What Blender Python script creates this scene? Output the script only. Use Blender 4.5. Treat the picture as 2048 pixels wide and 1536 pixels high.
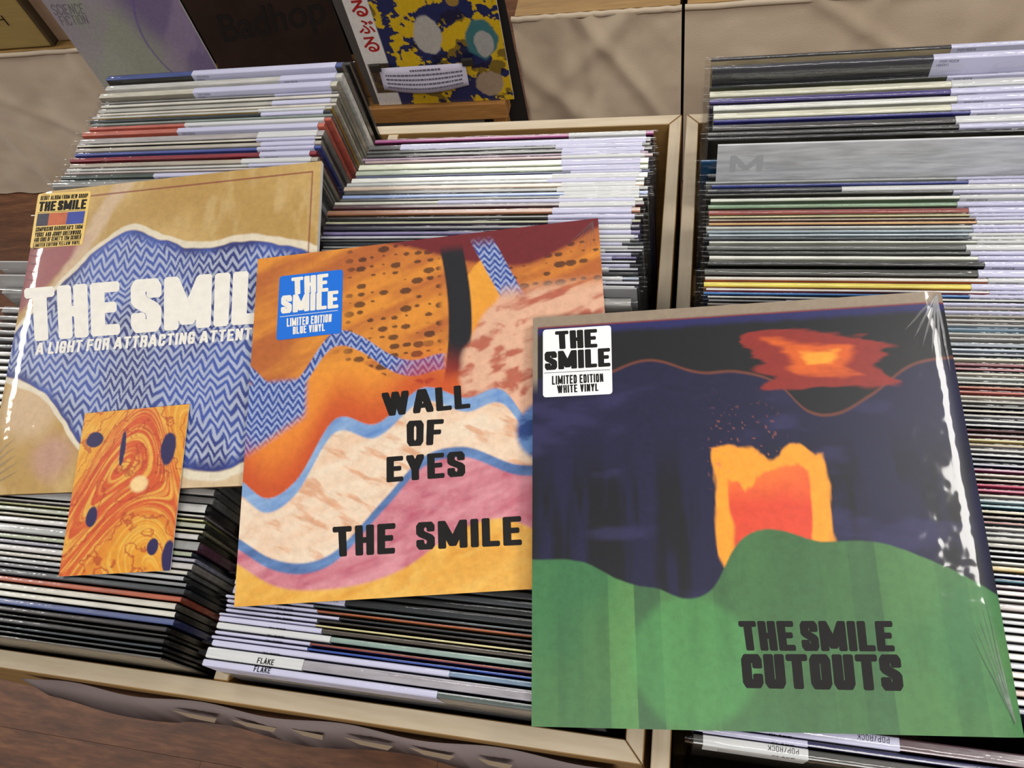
import bpy, bmesh, math, random
import numpy as np
from mathutils import Vector, Matrix
random.seed(7)
for o in list(bpy.data.objects): bpy.data.objects.remove(o)
SC = bpy.context.scene
COL = SC.collection
# ------------------------------------------------------------------ camera, light, exposure
CAMZ = 1.39
FPX, CX, CY = 1533.0, 1024.0, 768.0
RW = np.array([[0.9728962, 0.04011024, -0.22773704],
               [0.14893431, -0.86206592, 0.48441813],
               [-0.17689421, -0.50520641, -0.84467444]])   # camera(x right, y down, z forward) -> world
cam_d = bpy.data.cameras.new('camera'); cam = bpy.data.objects.new('camera', cam_d); COL.objects.link(cam)
cam_d.sensor_width = 36.0; cam_d.lens = FPX / 2048.0 * 36.0; cam_d.clip_start = 0.01
_m = Matrix.Identity(4)
for i in range(3):
    _m[i][0] = RW[i, 0]; _m[i][1] = -RW[i, 1]; _m[i][2] = -RW[i, 2]
_m[2][3] = CAMZ
cam.matrix_world = _m
SC.camera = cam
SC.view_settings.view_transform = 'Standard'; SC.view_settings.look = 'None'
SC.view_settings.gamma = 1.0; SC.view_settings.use_curve_mapping = False
SC.view_settings.exposure = -0.12
SC.cycles.transparent_max_bounces = 24
world = bpy.data.worlds.new('room_light'); SC.world = world; world.use_nodes = True
world.node_tree.nodes['Background'].inputs[0].default_value = (0.95, 0.97, 1.0, 1)
world.node_tree.nodes['Background'].inputs[1].default_value = 0.22
def panel(name, x, y, z, sx, sy, watts, col=(1, 0.965, 0.92)):
    l = bpy.data.lights.new(name, 'AREA'); l.shape = 'RECTANGLE'; l.size = sx; l.size_y = sy
    l.energy = watts; l.color = col
    o = bpy.data.objects.new(name, l); o.location = (x, y, z); COL.objects.link(o)
    return o
panel('ceiling_or_fill_panel', 1.22, 0.52, 2.70, 0.60, 0.85, 34)
panel('ceiling_or_fill_panel', -2.98, 0.85, 2.70, 0.80, 1.10, 46)
panel('ceiling_or_fill_panel', -0.65, 2.45, 2.70, 1.30, 0.60, 40)
panel('ceiling_or_fill_panel', 0.40, -1.30, 2.70, 1.30, 0.60, 58)  # fill lamp added behind the camera to brighten front faces

# ------------------------------------------------------------------ helpers
def lin(h):
    if isinstance(h, str):
        h = h.lstrip('#'); c = [int(h[i:i+2], 16) / 255 for i in (0, 2, 4)]
    else: c = list(h)
    return tuple((x / 12.92 if x <= 0.04045 else ((x + 0.055) / 1.055) ** 2.4) for x in c)
def ray(px, py):
    return RW @ np.array([(px - CX) / FPX, (py - CY) / FPX, 1.0])
def on_z(px, py, z):              # z relative to the camera
    r = ray(px, py); return r * (z / r[2])
def on_y(px, py, y):
    r = ray(px, py); return r * (y / r[1])
def W(p): return Vector((float(p[0]), float(p[1]), float(p[2]) + CAMZ))

def tag(o, label=None, cat=None, group=None, kind=None):
    if label: o['label'] = label
    if cat: o['category'] = cat
    if group: o['group'] = group
    if kind: o['kind'] = kind
    return o
def empty(name, loc=(0, 0, 0), label=None, cat=None, group=None):
    o = bpy.data.objects.new(name, None); o.location = loc; o.empty_display_size = 0.05
    COL.objects.link(o); return tag(o, label, cat, group)
def mobj(name, verts, faces, mats, parent=None, smooth=False, midx=None, loc=None):
    me = bpy.data.meshes.new(name); me.from_pydata([tuple(v) for v in verts], [], faces)
    for m in (mats if isinstance(mats, (list, tuple)) else [mats]): me.materials.append(m)
    if midx is not None: me.polygons.foreach_set('material_index', midx)
    if smooth: me.polygons.foreach_set('use_smooth', [True] * len(me.polygons))
    o = bpy.data.objects.new(name, me); COL.objects.link(o)
    if parent: o.parent = parent
    if loc is not None: o.location = loc
    return o
def box_vf(x0, x1, y0, y1, z0, z1):
    v = [(x0, y0, z0), (x1, y0, z0), (x1, y1, z0), (x0, y1, z0), (x0, y0, z1), (x1, y0, z1), (x1, y1, z1), (x0, y1, z1)]
    f = [(0, 3, 2, 1), (4, 5, 6, 7), (0, 1, 5, 4), (1, 2, 6, 5), (2, 3, 7, 6), (3, 0, 4, 7)]
    return v, f
def boxo(name, x0, x1, y0, y1, z0, z1, mat, parent=None, bev=0.0, loc=None):
    bm = bmesh.new(); v, f = box_vf(x0, x1, y0, y1, z0, z1)
    vs = [bm.verts.new(p) for p in v]
    for q in f: bm.faces.new([vs[i] for i in q])
    if bev: bmesh.ops.bevel(bm, geom=list(bm.edges), offset=bev, segments=2, affect='EDGES', profile=0.6)
    me = bpy.data.meshes.new(name); bm.to_mesh(me); bm.free(); me.materials.append(mat)
    o = bpy.data.objects.new(name, me); COL.objects.link(o)
    if parent: o.parent = parent
    if loc is not None: o.location = loc
    return o
# ------------------------------------------------------------------ materials
def newmat(name):
    m = bpy.data.materials.new(name); m.use_nodes = True
    nt = m.node_tree; return m, nt, nt.nodes['Principled BSDF']
def noise(nt, scale, detail=4, rough=0.55, coord='Object', vec_scale=None, dist=0.0):
    tc = nt.nodes.new('ShaderNodeTexCoord'); mp = nt.nodes.new('ShaderNodeMapping')
    if vec_scale: mp.inputs['Scale'].default_value = vec_scale
    nt.links.new(tc.outputs[coord], mp.inputs[0])
    n = nt.nodes.new('ShaderNodeTexNoise'); n.inputs['Scale'].default_value = scale
    n.inputs['Detail'].default_value = detail; n.inputs['Roughness'].default_value = rough
    n.inputs['Distortion'].default_value = dist
    nt.links.new(mp.outputs[0], n.inputs['Vector']); return n
def ramp(nt, src, stops):
    r = nt.nodes.new('ShaderNodeValToRGB'); e = r.color_ramp.elements
    while len(e) > 1: e.remove(e[-1])
    e[0].position = stops[0][0]; e[0].color = (*stops[0][1], 1)
    for p, c in stops[1:]:
        k = e.new(p); k.color = (*c, 1)
    nt.links.new(src, r.inputs[0]); return r
def bump(nt, bsdf, src, strength=0.3, dist=0.001, sock='Normal'):
    b = nt.nodes.new('ShaderNodeBump'); b.inputs['Strength'].default_value = strength
    b.inputs['Distance'].default_value = dist; nt.links.new(src, b.inputs['Height'])
    nt.links.new(b.outputs[0], bsdf.inputs[sock]); return b
def mul(c, k): return tuple(min(1, x * k) for x in c)
def flat_mat(name, hexc, rough=0.5, var=0.12, nscale=30, coat=0.0, bumpk=0.0, vec=None, spec=0.5):
    m, nt, b = newmat(name); c = lin(hexc)
    n = noise(nt, nscale, vec_scale=vec)
    r = ramp(nt, n.outputs['Fac'], [(0.3, mul(c, 1 - var)), (0.7, mul(c, 1 + var))])
    nt.links.new(r.outputs[0], b.inputs['Base Color']); b.inputs['Roughness'].default_value = rough
    b.inputs['Specular IOR Level'].default_value = spec
    if coat:
        b.inputs['Coat Weight'].default_value = coat; b.inputs['Coat Roughness'].default_value = 0.12
    if bumpk: bump(nt, b, n.outputs['Fac'], bumpk, 0.002)
    return m
_sl = {}
def sleeve_mat(hexc):
    if hexc not in _sl:
        m, nt, b = newmat('sleeve_card_' + hexc); c = lin(hexc); lum = max(c); c = mul(c, .78 if lum > .5 else .9)
        n = noise(nt, 26, 3, vec_scale=(1, 6, 6))
        r = ramp(nt, n.outputs['Fac'], [(0.3, mul(c, 0.72)), (0.55, c), (0.75, mul(c, 1.12))])
        nt.links.new(r.outputs[0], b.inputs['Base Color'])
        b.inputs['Roughness'].default_value = 0.33; b.inputs['Coat Weight'].default_value = 0.7
        b.inputs['Coat Roughness'].default_value = 0.14
        n2 = noise(nt, 60, 3, vec_scale=(0.6, 3, 3)); bump(nt, b, n2.outputs['Fac'], 0.5, 0.0012)
        _sl[hexc] = m
    return _sl[hexc]
M_label = flat_mat('label_paper', 'bfbed6', 0.42, 0.04, 20, bumpk=0.15)
M_label2 = flat_mat('label_paper_white', 'c9cac9', 0.42, 0.03, 20, bumpk=0.15)
M_ink = flat_mat('black_ink', '110f0e', 0.6, 0.25, 90, spec=0.25)
M_inkr = flat_mat('red_ink', 'a8201f', 0.5, 0.15, 60)
M_white = flat_mat('white_ink', 'dfdacf', 0.5, 0.05, 120)
def film_mat(name, fac=0.16, rough=0.10, tint=(1, 1, 1)):
    m = bpy.data.materials.new(name); m.use_nodes = True; nt = m.node_tree; nt.nodes.clear()
    out = nt.nodes.new('ShaderNodeOutputMaterial'); t = nt.nodes.new('ShaderNodeBsdfTransparent')
    t.inputs[0].default_value = (*tint, 1)
    g = nt.nodes.new('ShaderNodeBsdfGlossy'); g.inputs['Roughness'].default_value = rough
    lw = nt.nodes.new('ShaderNodeLayerWeight'); lw.inputs['Blend'].default_value = 0.35
    mr = nt.nodes.new('ShaderNodeMapRange'); mr.inputs['To Min'].default_value = fac * 0.5; mr.inputs['To Max'].default_value = min(1, fac * 3.2)
    nt.links.new(lw.outputs['Facing'], mr.inputs['Value'])
    n = noise(nt, 70, 3, vec_scale=(0.5, 1, 1)); b = nt.nodes.new('ShaderNodeBump'); b.inputs['Strength'].default_value = 0.7
    b.inputs['Distance'].default_value = 0.002
    nt.links.new(n.outputs['Fac'], b.inputs['Height']); nt.links.new(b.outputs[0], g.inputs['Normal']); nt.links.new(b.outputs[0], lw.inputs['Normal'])
    mx = nt.nodes.new('ShaderNodeMixShader'); nt.links.new(mr.outputs[0], mx.inputs[0])
    nt.links.new(t.outputs[0], mx.inputs[1]); nt.links.new(g.outputs[0], mx.inputs[2]); nt.links.new(mx.outputs[0], out.inputs[0])
    return m
M_film = film_mat('clear_film', 0.085, 0.12)
def wood_mat(name, c0, c1, c2, scale=4, rough=0.5, stretch=(1, 12, 12), bk=0.1, coat=0.0):
    m, nt, b = newmat(name)
    n = noise(nt, scale, 8, 0.62, vec_scale=stretch, dist=1.2)
    n2 = noise(nt, scale * 7, 4, 0.6, vec_scale=stretch)
    mx = nt.nodes.new('ShaderNodeMix'); mx.data_type = 'FLOAT'; mx.inputs[0].default_value = 0.35
    nt.links.new(n.outputs['Fac'], mx.inputs[2]); nt.links.new(n2.outputs['Fac'], mx.inputs[3])
    r = ramp(nt, mx.outputs[0], [(0.28, lin(c0)), (0.5, lin(c1)), (0.72, lin(c2))])
    nt.links.new(r.outputs[0], b.inputs['Base Color']); b.inputs['Roughness'].default_value = rough
    if coat: b.inputs['Coat Weight'].default_value = coat; b.inputs['Coat Roughness'].default_value = 0.3
    bump(nt, b, mx.outputs[0], bk, 0.002); return m
M_rim = wood_mat('pale_plywood_edge', 'b09c80', 'bfae93', 'cdbfa6', 3, 0.55, (1, 8, 8), 0.06)
M_rimy = wood_mat('pale_plywood_edge_side', 'b09c80', 'bfae93', 'cdbfa6', 3, 0.55, (8, 1, 8), 0.06)
M_ply = wood_mat('tan_plywood_face', '7a5c36', '91703f', 'a8834e', 3, 0.5, (1, 6, 14), 0.1)
M_pine = wood_mat('pine_wood', '8d5f30', 'a9773f', 'c08f55', 5, 0.45, (1, 10, 10), 0.1)
M_stand = wood_mat('dark_stand_wood', '3a2a1c', '4a3624', '5a432d', 5, 0.6, (1, 10, 10), 0.1)

# ------------------------------------------------------------------ stroke lettering
G = {
'A': (1.35, [[(0, 0), (.42, 1), (.58, 1), (1, 0)], [(.2, .25), (.8, .25)]]),
'B': (.95, [[(0, 0), (0, 1), (.8, 1), (1, .88), (1, .65), (.8, .53), (0, .53)], [(.8, .53), (1, .38), (1, .12), (.8, 0), (0, 0)]]),
'C': (.95, [[(1, .72), (1, .85), (.8, 1), (.2, 1), (0, .85), (0, .15), (.2, 0), (.8, 0), (1, .15), (1, .28)]]),
'D': (.95, [[(0, 0), (0, 1), (.75, 1), (1, .82), (1, .18), (.75, 0), (0, 0)]]),
'E': (.9, [[(1, 1), (0, 1), (0, 0), (1, 0)], [(0, .52), (.8, .52)]]),
'F': (.9, [[(1, 1), (0, 1), (0, 0)], [(0, .5), (.8, .5)]]),
'G': (.95, [[(1, .7), (1, .85), (.8, 1), (.2, 1), (0, .85), (0, .15), (.2, 0), (.8, 0), (1, .15), (1, .45), (.6, .45)]]),
'H': (1.0, [[(0, 0), (0, 1)], [(1, 0), (1, 1)], [(0, .5), (1, .5)]]),
'I': (0.0, [[(0, 0), (0, 1)]]),
'J': (.8, [[(1, 1), (1, .15), (.8, 0), (.2, 0), (0, .15), (0, .35)]]),
'K': (1.0, [[(0, 0), (0, 1)], [(1, 1), (.1, .45)], [(.35, .58), (1, 0)]]),
'L': (.85, [[(0, 1), (0, 0), (1, 0)]]),
'M': (1.9, [[(0, 0), (0, 1), (.5, .1), (1, 1), (1, 0)]]),
'N': (1.0, [[(0, 0), (0, 1), (1, 0), (1, 1)]]),
'O': (.95, [[(.2, 0), (0, .15), (0, .85), (.2, 1), (.8, 1), (1, .85), (1, .15), (.8, 0), (.2, 0)]]),
'P': (.95, [[(0, 0), (0, 1), (.8, 1), (1, .87), (1, .58), (.8, .45), (0, .45)]]),
'R': (.98, [[(0, 0), (0, 1), (.8, 1), (1, .87), (1, .62), (.8, .5), (0, .5)], [(.7, .5), (1, .3), (1, 0)]]),
'S': (.95, [[(1, .79), (1, .88), (.82, 1), (.18, 1), (0, .88), (0, .67), (.15, .58), (.85, .42), (1, .33), (1, .12), (.82, 0), (.18, 0), (0, .12), (0, .21)]]),
'T': (1.0, [[(0, 1), (1, 1)], [(.5, 0), (.5, 1)]]),
'U': (.95, [[(0, 1), (0, .15), (.2, 0), (.8, 0), (1, .15), (1, 1)]]),
'V': (1.0, [[(0, 1), (.5, 0), (1, 1)]]),
'W': (2.0, [[(0, 1), (.25, 0), (.5, 1), (.75, 0), (1, 1)]]),
'Y': (1.0, [[(0, 1), (.5, .45), (1, 1)], [(.5, .45), (.5, 0)]]),
'/': (.7, [[(0, 0), (1, 1)]]), "'": (0.0, [[(0, .8), (0, 1)]]), ',': (0.0, [[(0, -.15), (0, .05)]]),
'(': (.3, [[(1, 1), (0, .7), (0, .3), (1, 0)]]), ')': (.3, [[(0, 1), (1, .7), (1, .3), (0, 0)]]),
'0': (.8, [[(.2, 0), (0, .15), (0, .85), (.2, 1), (.8, 1), (1, .85), (1, .15), (.8, 0), (.2, 0)]]),
'1': (.0, [[(0, 0), (0, 1)]]), '2': (.8, [[(0, .85), (.2, 1), (.8, 1), (1, .85), (1, .6), (0, 0), (1, 0)]]),
'3': (.8, [[(0, 1), (1, 1), (.5, .55), (1, .4), (1, .1), (.8, 0), (0, 0)]]), '4': (.8, [[(.8, 0), (.8, 1), (0, .3), (1, .3)]]),
'5': (.8, [[(1, 1), (0, 1), (0, .55), (.8, .55), (1, .4), (1, .1), (.8, 0), (0, 0)]]),
'6': (.8, [[(1, .85), (.8, 1), (.2, 1), (0, .85), (0, .15), (.2, 0), (.8, 0), (1, .15), (1, .42), (.8, .55), (0, .5)]]),
'7': (.8, [[(0, 1), (1, 1), (.4, 0)]]),
'8': (.8, [[(.2, 0), (0, .15), (0, .4), (1, .6), (1, .9), (.8, 1), (.2, 1), (0, .9), (0, .6), (1, .4), (1, .15), (.8, 0), (.2, 0)]]),
'9': (.8, [[(1, .5), (.2, .45), (0, .6), (0, .9), (.2, 1), (.8, 1), (1, .9), (1, .2), (.8, 0), (.1, 0)]]),
'Å': (1.0, [[(0, 0), (.4, .85), (.6, .85), (1, 0)], [(.2, .25), (.8, .25)], [(.4, 1.12), (.6, 1.12)]]),
}
def hull(pts):
    pts = sorted(set((round(a, 6), round(b, 6)) for a, b in pts))
    def half(p):
        h = []
        for q in p:
            while len(h) > 1 and (h[-1][0]-h[-2][0])*(q[1]-h[-2][1])-(h[-1][1]-h[-2][1])*(q[0]-h[-2][0]) <= 1e-12: h.pop()
            h.append(q)
        return h
    a = half(pts); b = half(pts[::-1]); return a[:-1] + b[:-1]
def layout(text, pw=0.30, ph=0.22, cw=0.42, gap=0.07, space=0.35):
    """polygons of a line of lettering in a unit box: pw/ph pen size, cw letter body width, all in letter heights"""
    polys = []; x = 0.0
    for ch in text:
        if ch == ' ': x += space; continue
        w, st = G[ch]; w = w * cw
        for pl in st:
            for (a, b) in zip(pl[:-1], pl[1:]):
                q = []
                for (u, v) in (a, b):
                    X = x + pw / 2 + u * w; Y = ph / 2 + v * (1 - ph)
                    c = 0.28
                    for sx, sy in ((1, c), (c, 1), (-c, 1), (-1, c), (-1, -c), (-c, -1), (c, -1), (1, -c)):
                        if ph > 0.15: q.append((X + pw / 2 * (1 if sx > 0 else -1) * (1 if abs(sx) == 1 else .72), Y + ph / 2 * (1 if sy > 0 else -1) * (1 if abs(sy) == 1 else .6)))
                        else: q.append((X + pw / 2 * sx, Y + ph / 2 * sy))
                polys.append(hull(q))
        x += w + pw + gap
    tot = x - gap
    return [[(a / tot, b) for a, b in p] for p in polys], tot
# ------------------------------------------------------------------ flat printed pieces on a parallelogram
class Sheet:
    """a parallelogram in space: origin TL, edges to TR and BL"""
    def __init__(s, TL, TR, BL):
        s.o, s.a, s.b = np.array(TL), np.array(TR) - np.array(TL), np.array(BL) - np.array(TL)
        n = np.cross(s.b, s.a); s.n = n / np.linalg.norm(n)
        if s.n[2] < -0.2: s.n = -s.n
    def uv(s, px, py):
        r = ray(px, py); A = np.array([r, -s.a, -s.b]).T
        t, u, v = np.linalg.solve(A, s.o); return u, v
    def P(s, u, v, h=0.0): return s.o + s.a * u + s.b * v + s.n * h
def quad_solve(TL, TR, BR, BL, size=.315, k=1.0):
    A = np.array([ray(*TL), -ray(*TR), ray(*BR), -ray(*BL)]).T
    d = np.linalg.svd(A)[2][-1]; d = d * np.sign(d[0])
    P = [ray(*p) * q for p, q in zip((TL, TR, BR, BL), d)]
    w = np.linalg.norm(P[1] - P[0]); h = np.linalg.norm(P[3] - P[0]); s = k * size / ((w + h) / 2)
    return Sheet(P[0] * s, P[1] * s, P[3] * s)
def lettering(name, sheet, text, quadpx, mat, parent, h, lean=0, **kw):
    polys, tot = layout(text, **kw)
    q = [sheet.uv(*p) for p in quadpx]      # TL TR BR BL
    v, f = [], []; k = 0
    for pl in polys:
        base = len(v)
        for (a, b) in pl:
            b2 = 1 - b
            uu = (q[0][0]*(1-a) + q[1][0]*a) * (1-b2) + (q[3][0]*(1-a) + q[2][0]*a) * b2
            vv = (q[0][1]*(1-a) + q[1][1]*a) * (1-b2) + (q[3][1]*(1-a) + q[2][1]*a) * b2
            v.append(W(sheet.P(uu, vv, h + (k % 12) * 0.000008)))
        f.append(tuple(range(base, len(v)))); k += 1
    return mobj(name, v, f, mat, parent)
def patch(name, sheet, quadpx, mat, parent, h0, h1, rnd=0.0):
    q = [np.array(sheet.uv(*p)) for p in quadpx]; pts = []
    for i in range(4):
        c = q[i]; p = q[i-1]; n = q[(i+1) % 4]
        if rnd:
            a = c + (p - c) * rnd; b = c + (n - c) * rnd
            for t in (0, .25, .5, .75, 1): pts.append(a*(1-t)**2 + 2*c*t*(1-t) + b*t*t)
        else: pts.append(c)
    n_ = len(pts); v = [W(sheet.P(p[0], p[1], h1)) for p in pts] + [W(sheet.P(p[0], p[1], h0)) for p in pts]
    f = [tuple(range(n_ - 1, -1, -1))] + [(i, (i+1) % n_, n_ + (i+1) % n_, n_ + i) for i in range(n_)]
    return mobj(name, v, f, mat, parent)
# value noise for painting
_rs = np.random.RandomState(3); _T = _rs.rand(256, 256)
def vn(x, y):
    xi = np.floor(x).astype(int); yi = np.floor(y).astype(int); fx = x - xi; fy = y - yi
    fx = fx*fx*(3-2*fx); fy = fy*fy*(3-2*fy)
    g = lambda a, b: _T[a % 256, b % 256]
    return (g(xi, yi)*(1-fx)+g(xi+1, yi)*fx)*(1-fy) + (g(xi, yi+1)*(1-fx)+g(xi+1, yi+1)*fx)*fy
def fbm(x, y, o=4):
    s = 0; a = .5
    for i in range(o): s = s + a * vn(x * 2**i + 17*i, y * 2**i + 5*i); a *= .5
    return s / (1 - .5**o)
def sst(e0, e1, x):
    t = np.clip((x - e0) / (e1 - e0), 0, 1); return t*t*(3-2*t)
def mixc(a, b, t): return a * (1 - t[..., None]) + b * t[..., None]
def L(h): return np.array(lin(h))
def curve(xs, ys, x):
    xs = np.array(xs, float); ys = np.array(ys, float); m = np.gradient(ys, xs)
    i = np.clip(np.searchsorted(xs, x, side='right') - 1, 0, len(xs) - 2); h = xs[i+1] - xs[i]; t = np.clip((x - xs[i]) / h, 0, 1)
    return (2*t**3-3*t**2+1)*ys[i] + (t**3-2*t**2+t)*h*m[i] + (-2*t**3+3*t**2)*ys[i+1] + (t**3-t**2)*h*m[i+1]
def print_mat(name, coat=0.9, crough=0.07, film=0.5):
    m, nt, b = newmat(name)
    at = nt.nodes.new('ShaderNodeAttribute'); at.attribute_name = 'ink'
    n = noise(nt, 160, 5, 0.7); mm = nt.nodes.new('ShaderNodeMix'); mm.data_type = 'RGBA'; mm.blend_type = 'MULTIPLY'
    mm.inputs[0].default_value = 1.0
    r = ramp(nt, n.outputs['Fac'], [(0.3, (.84, .84, .84)), (0.6, (1, 1, 1))])
    nt.links.new(at.outputs['Color'], mm.inputs[6]); nt.links.new(r.outputs[0], mm.inputs[7])
    nt.links.new(mm.outputs[2], b.inputs['Base Color']); b.inputs['Roughness'].default_value = 0.42
    b.inputs['Specular IOR Level'].default_value = 0.35
    b.inputs['Coat Weight'].default_value = coat; b.inputs['Coat Roughness'].default_value = crough
    if film:
        n2 = noise(nt, 9, 4, 0.55); bump(nt, b, n2.outputs['Fac'], film, 0.006, 'Coat Normal')
    return m
def cover(name, sheet, thick, paint, mat, edge_mats, parent, N=240, curl=None, aspect=1.0):
    """front print (a fine grid carrying the ink) on a thin card body"""
    nu, nv = N, int(N * aspect)
    u, v = np.meshgrid(np.linspace(0, 1, nu), np.linspace(0, 1, nv))
    H = curl(u, v) if curl else np.zeros_like(u)
    P = sheet.o + sheet.a * u[..., None] + sheet.b * v[..., None] + sheet.n * H[..., None]
    P = P.reshape(-1, 3); P[:, 2] += CAMZ
    idx = np.arange(nu * nv).reshape(nv, nu)
    F = np.stack([idx[:-1, :-1], idx[1:, :-1], idx[1:, 1:], idx[:-1, 1:]], -1).reshape(-1, 4)
    me = bpy.data.meshes.new(name + '_print')
    me.vertices.add(len(P)); me.vertices.foreach_set('co', P.ravel())
    me.loops.add(F.size); me.loops.foreach_set('vertex_index', F.ravel())
    me.polygons.add(len(F)); me.polygons.foreach_set('loop_start', np.arange(0, F.size, 4)); me.polygons.foreach_set('loop_total', np.full(len(F), 4))
    me.polygons.foreach_set('use_smooth', [True]*len(F)); me.update(calc_edges=True)
    at = me.color_attributes.new('ink', 'FLOAT_COLOR', 'POINT')
    c = np.clip(paint(u, v), 0, 1).reshape(-1, 3); c = np.hstack([c, np.ones((len(c), 1))])
    at.data.foreach_set('color', c.astype(np.float32).ravel()); me.materials.append(mat)
    o = bpy.data.objects.new('front_print', me); COL.objects.link(o); o.parent = parent
    # card body: strips round the outline, following the curl
    rim = [(t, 0) for t in np.linspace(0, 1, 17)[:-1]] + [(1, t) for t in np.linspace(0, 1, 17)[:-1]] + [(t, 1) for t in np.linspace(1, 0, 17)[:-1]] + [(0, t) for t in np.linspace(1, 0, 17)[:-1]]
    top, bot = [], []
    for a, b in rim:
        h = float(curl(np.array(a), np.array(b))) if curl else 0.0
        top.append(W(sheet.P(a, b, h))); bot.append(W(sheet.P(a, b, h - thick)))
    n_ = len(rim); f = [(i, (i+1) % n_, n_ + (i+1) % n_, n_ + i) for i in range(n_)]
    mi = [0 if i < 16 else 1 if i < 32 else 2 if i < 48 else 3 for i in range(n_)]
    cen = len(top) + len(bot); bc = W(sheet.P(.5, .5, -thick))
    f += [(n_ + i, n_ + (i+1) % n_, cen) for i in range(n_)]; mi += [3] * n_
    mobj('sleeve_body', top + bot + [bc], f, edge_mats, parent, midx=mi)
    return o

# ------------------------------------------------------------------ setting: floor, wall
M_floor = wood_mat('brown_laminate', '26130a', '5c361e', '855736', 3.4, 0.5, (1, 6, 6), 0.05, 0.0)
floor = boxo('floor', -3.4, 2.2, -1.4, 3.4, -0.03, -0.005, M_floor); floor['kind'] = 'structure'
plank_me = None
for r_ in range(24):
    y0 = -1.4 + r_ * 0.20; off = (r_ * 0.43) % 1.2
    for c_ in range(-1, 5):
        x0 = max(-3.4, -3.4 + off + c_ * 1.2 - 0.0); x1 = min(2.2, -3.4 + off + (c_ + 1) * 1.2)
        if x1 - x0 < 0.05: continue
        boxo('plank', x0 + .0003, x1 - .0003, y0 + .0003, y0 + .1997, -0.004, 0.0, M_floor, floor)
M_wall = flat_mat('warm_grey_wall', '9b8776', 0.8, 0.05, 3)
wb = boxo('wall_back', -3.4, 2.2, 3.4, 3.46, 0, 2.9, M_wall); wb['kind'] = 'structure'

# ------------------------------------------------------------------ wooden crates
ZR = -0.64 + CAMZ
def crate(name, label, x0, x1, y0, y1, dividers, group=None):
    t = 0.0142; tf = 0.016; zb = ZR - 0.276; g = 0.0003
    root = empty(name, ((x0+x1)/2, (y0+y1)/2, zb), label, 'crate', group)
    inv = root.location.copy()
    def slab(nm, pts, za, zc, mats, kindm=None):
        n_ = len(pts); v = [(p[0]-inv.x, p[1]-inv.y, zc-inv.z) for p in pts] + [(p[0]-inv.x, p[1]-inv.y, za-inv.z) for p in pts]
        f = [tuple(range(n_)), tuple(range(2*n_-1, n_-1, -1))] + [(i, n_+i, n_+(i+1) % n_, (i+1) % n_) for i in range(n_)]
        o = mobj(nm, v, f, mats, root, midx=[0, 1] + [1]*n_)
        md = o.modifiers.new('b', 'BEVEL'); md.width = 0.0008; md.segments = 1
        return o
    slab('back_board', [(x0+g, y1), (x0+t+g, y1-tf), (x1-t-g, y1-tf), (x1-g, y1)], zb, ZR, [M_rim, M_ply])
    slab('front_board', [(x0+g, y0), (x1-g, y0), (x1-t-g, y0+tf), (x0+t+g, y0+tf)], zb, ZR, [M_rim, M_ply])
    slab('side_board', [(x0, y0+g), (x0+t, y0+tf+g), (x0+t, y1-tf-g), (x0, y1-g)], zb, ZR, [M_rimy, M_ply])
    slab('side_board', [(x1, y0+g), (x1, y1-g), (x1-t, y1-tf-g), (x1-t, y0+tf+g)], zb, ZR, [M_rimy, M_ply])
    for d in dividers:
        slab('divider_board', [(d, y0+tf+g), (d+t, y0+tf+g), (d+t, y1-tf-g), (d, y1-tf-g)], zb, ZR, [M_rimy, M_ply])
    slab('bottom_board', [(x0+t, y0+tf), (x1-t, y0+tf), (x1-t, y1-tf), (x0+t, y1-tf)], zb, zb+.008, [M_ply, M_ply])
    return root
crate('record_crate', 'wide pale plywood crate holding the left and middle rows of records', -.7422, -.0236, .046, .744, [-.3904])
crate('record_crate', 'pale plywood crate at the right holding the row under the green and navy record', -.0182, .352, .030, .744, [])
st = empty('crate_stand', (-.2, .4, 0), 'dark wooden stand carrying the two record crates', 'stand')
zb = ZR - .277
boxo('stand_top', -.52, .53, -.33, .33, zb-.03, zb, M_stand, st)
for sx in (-.48, .45):
    for sy in (-.29, .25): boxo('leg', sx, sx+.04, sy, sy+.04, 0, zb-.03, M_stand, st)
# torn paper strip along the front of the wide crate
M_paper = flat_mat('grey_poster_paper', '756765', 0.7, 0.10, 8)
M_tan = flat_mat('tan_print', 'a08c74', 0.7, 0.08, 20)
bn = empty('paper_banner', (-.38, .0455, ZR-.02), 'torn grey paper banner with tan print on the front of the wide crate', 'banner')
xs = np.linspace(-.60, -.045, 70); low = [ -.040 - .05*(x+.60) - .055*float(fbm(np.array(x*6.0+9), np.array(1.3), 3))*min(1, (x+.60)*9) - .02*float(vn(np.array(x*60+40), np.array(.2))) for x in xs]
v = []
for x, l_ in zip(xs, low):
    v += [(x+.38, -.0008 - .004*math.sin(x*23)**2, -.004), (x+.38, -.012 - .007*math.sin(x*17+1)**2, l_)]
f = [(2*i, 2*i+1, 2*i+3, 2*i+2) for i in range(len(xs)-1)]
o = mobj('paper_sheet', v, f, M_paper, bn, smooth=True); md = o.modifiers.new('s', 'SOLIDIFY'); md.thickness = .0005
v, f = [], []
for k, (x, w) in enumerate([(-.45, .045), (-.39, .045), (-.33, .03), (-.28, .045), (-.22, .04), (-.16, .03)]):
    z0 = -.026
    yy = lambda z: -.0095 + (z - z0) * .22
    v = [(x+.38, yy(z0), z0), (x+w+.38, yy(z0-.004), z0-.004), (x+w*.8+.38, yy(z0-.018), z0-.018), (x+w*.25+.38, yy(z0-.014), z0-.014)]
    mobj('tan_print', v, [(0, 3, 2, 1)], M_tan, bn)

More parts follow.
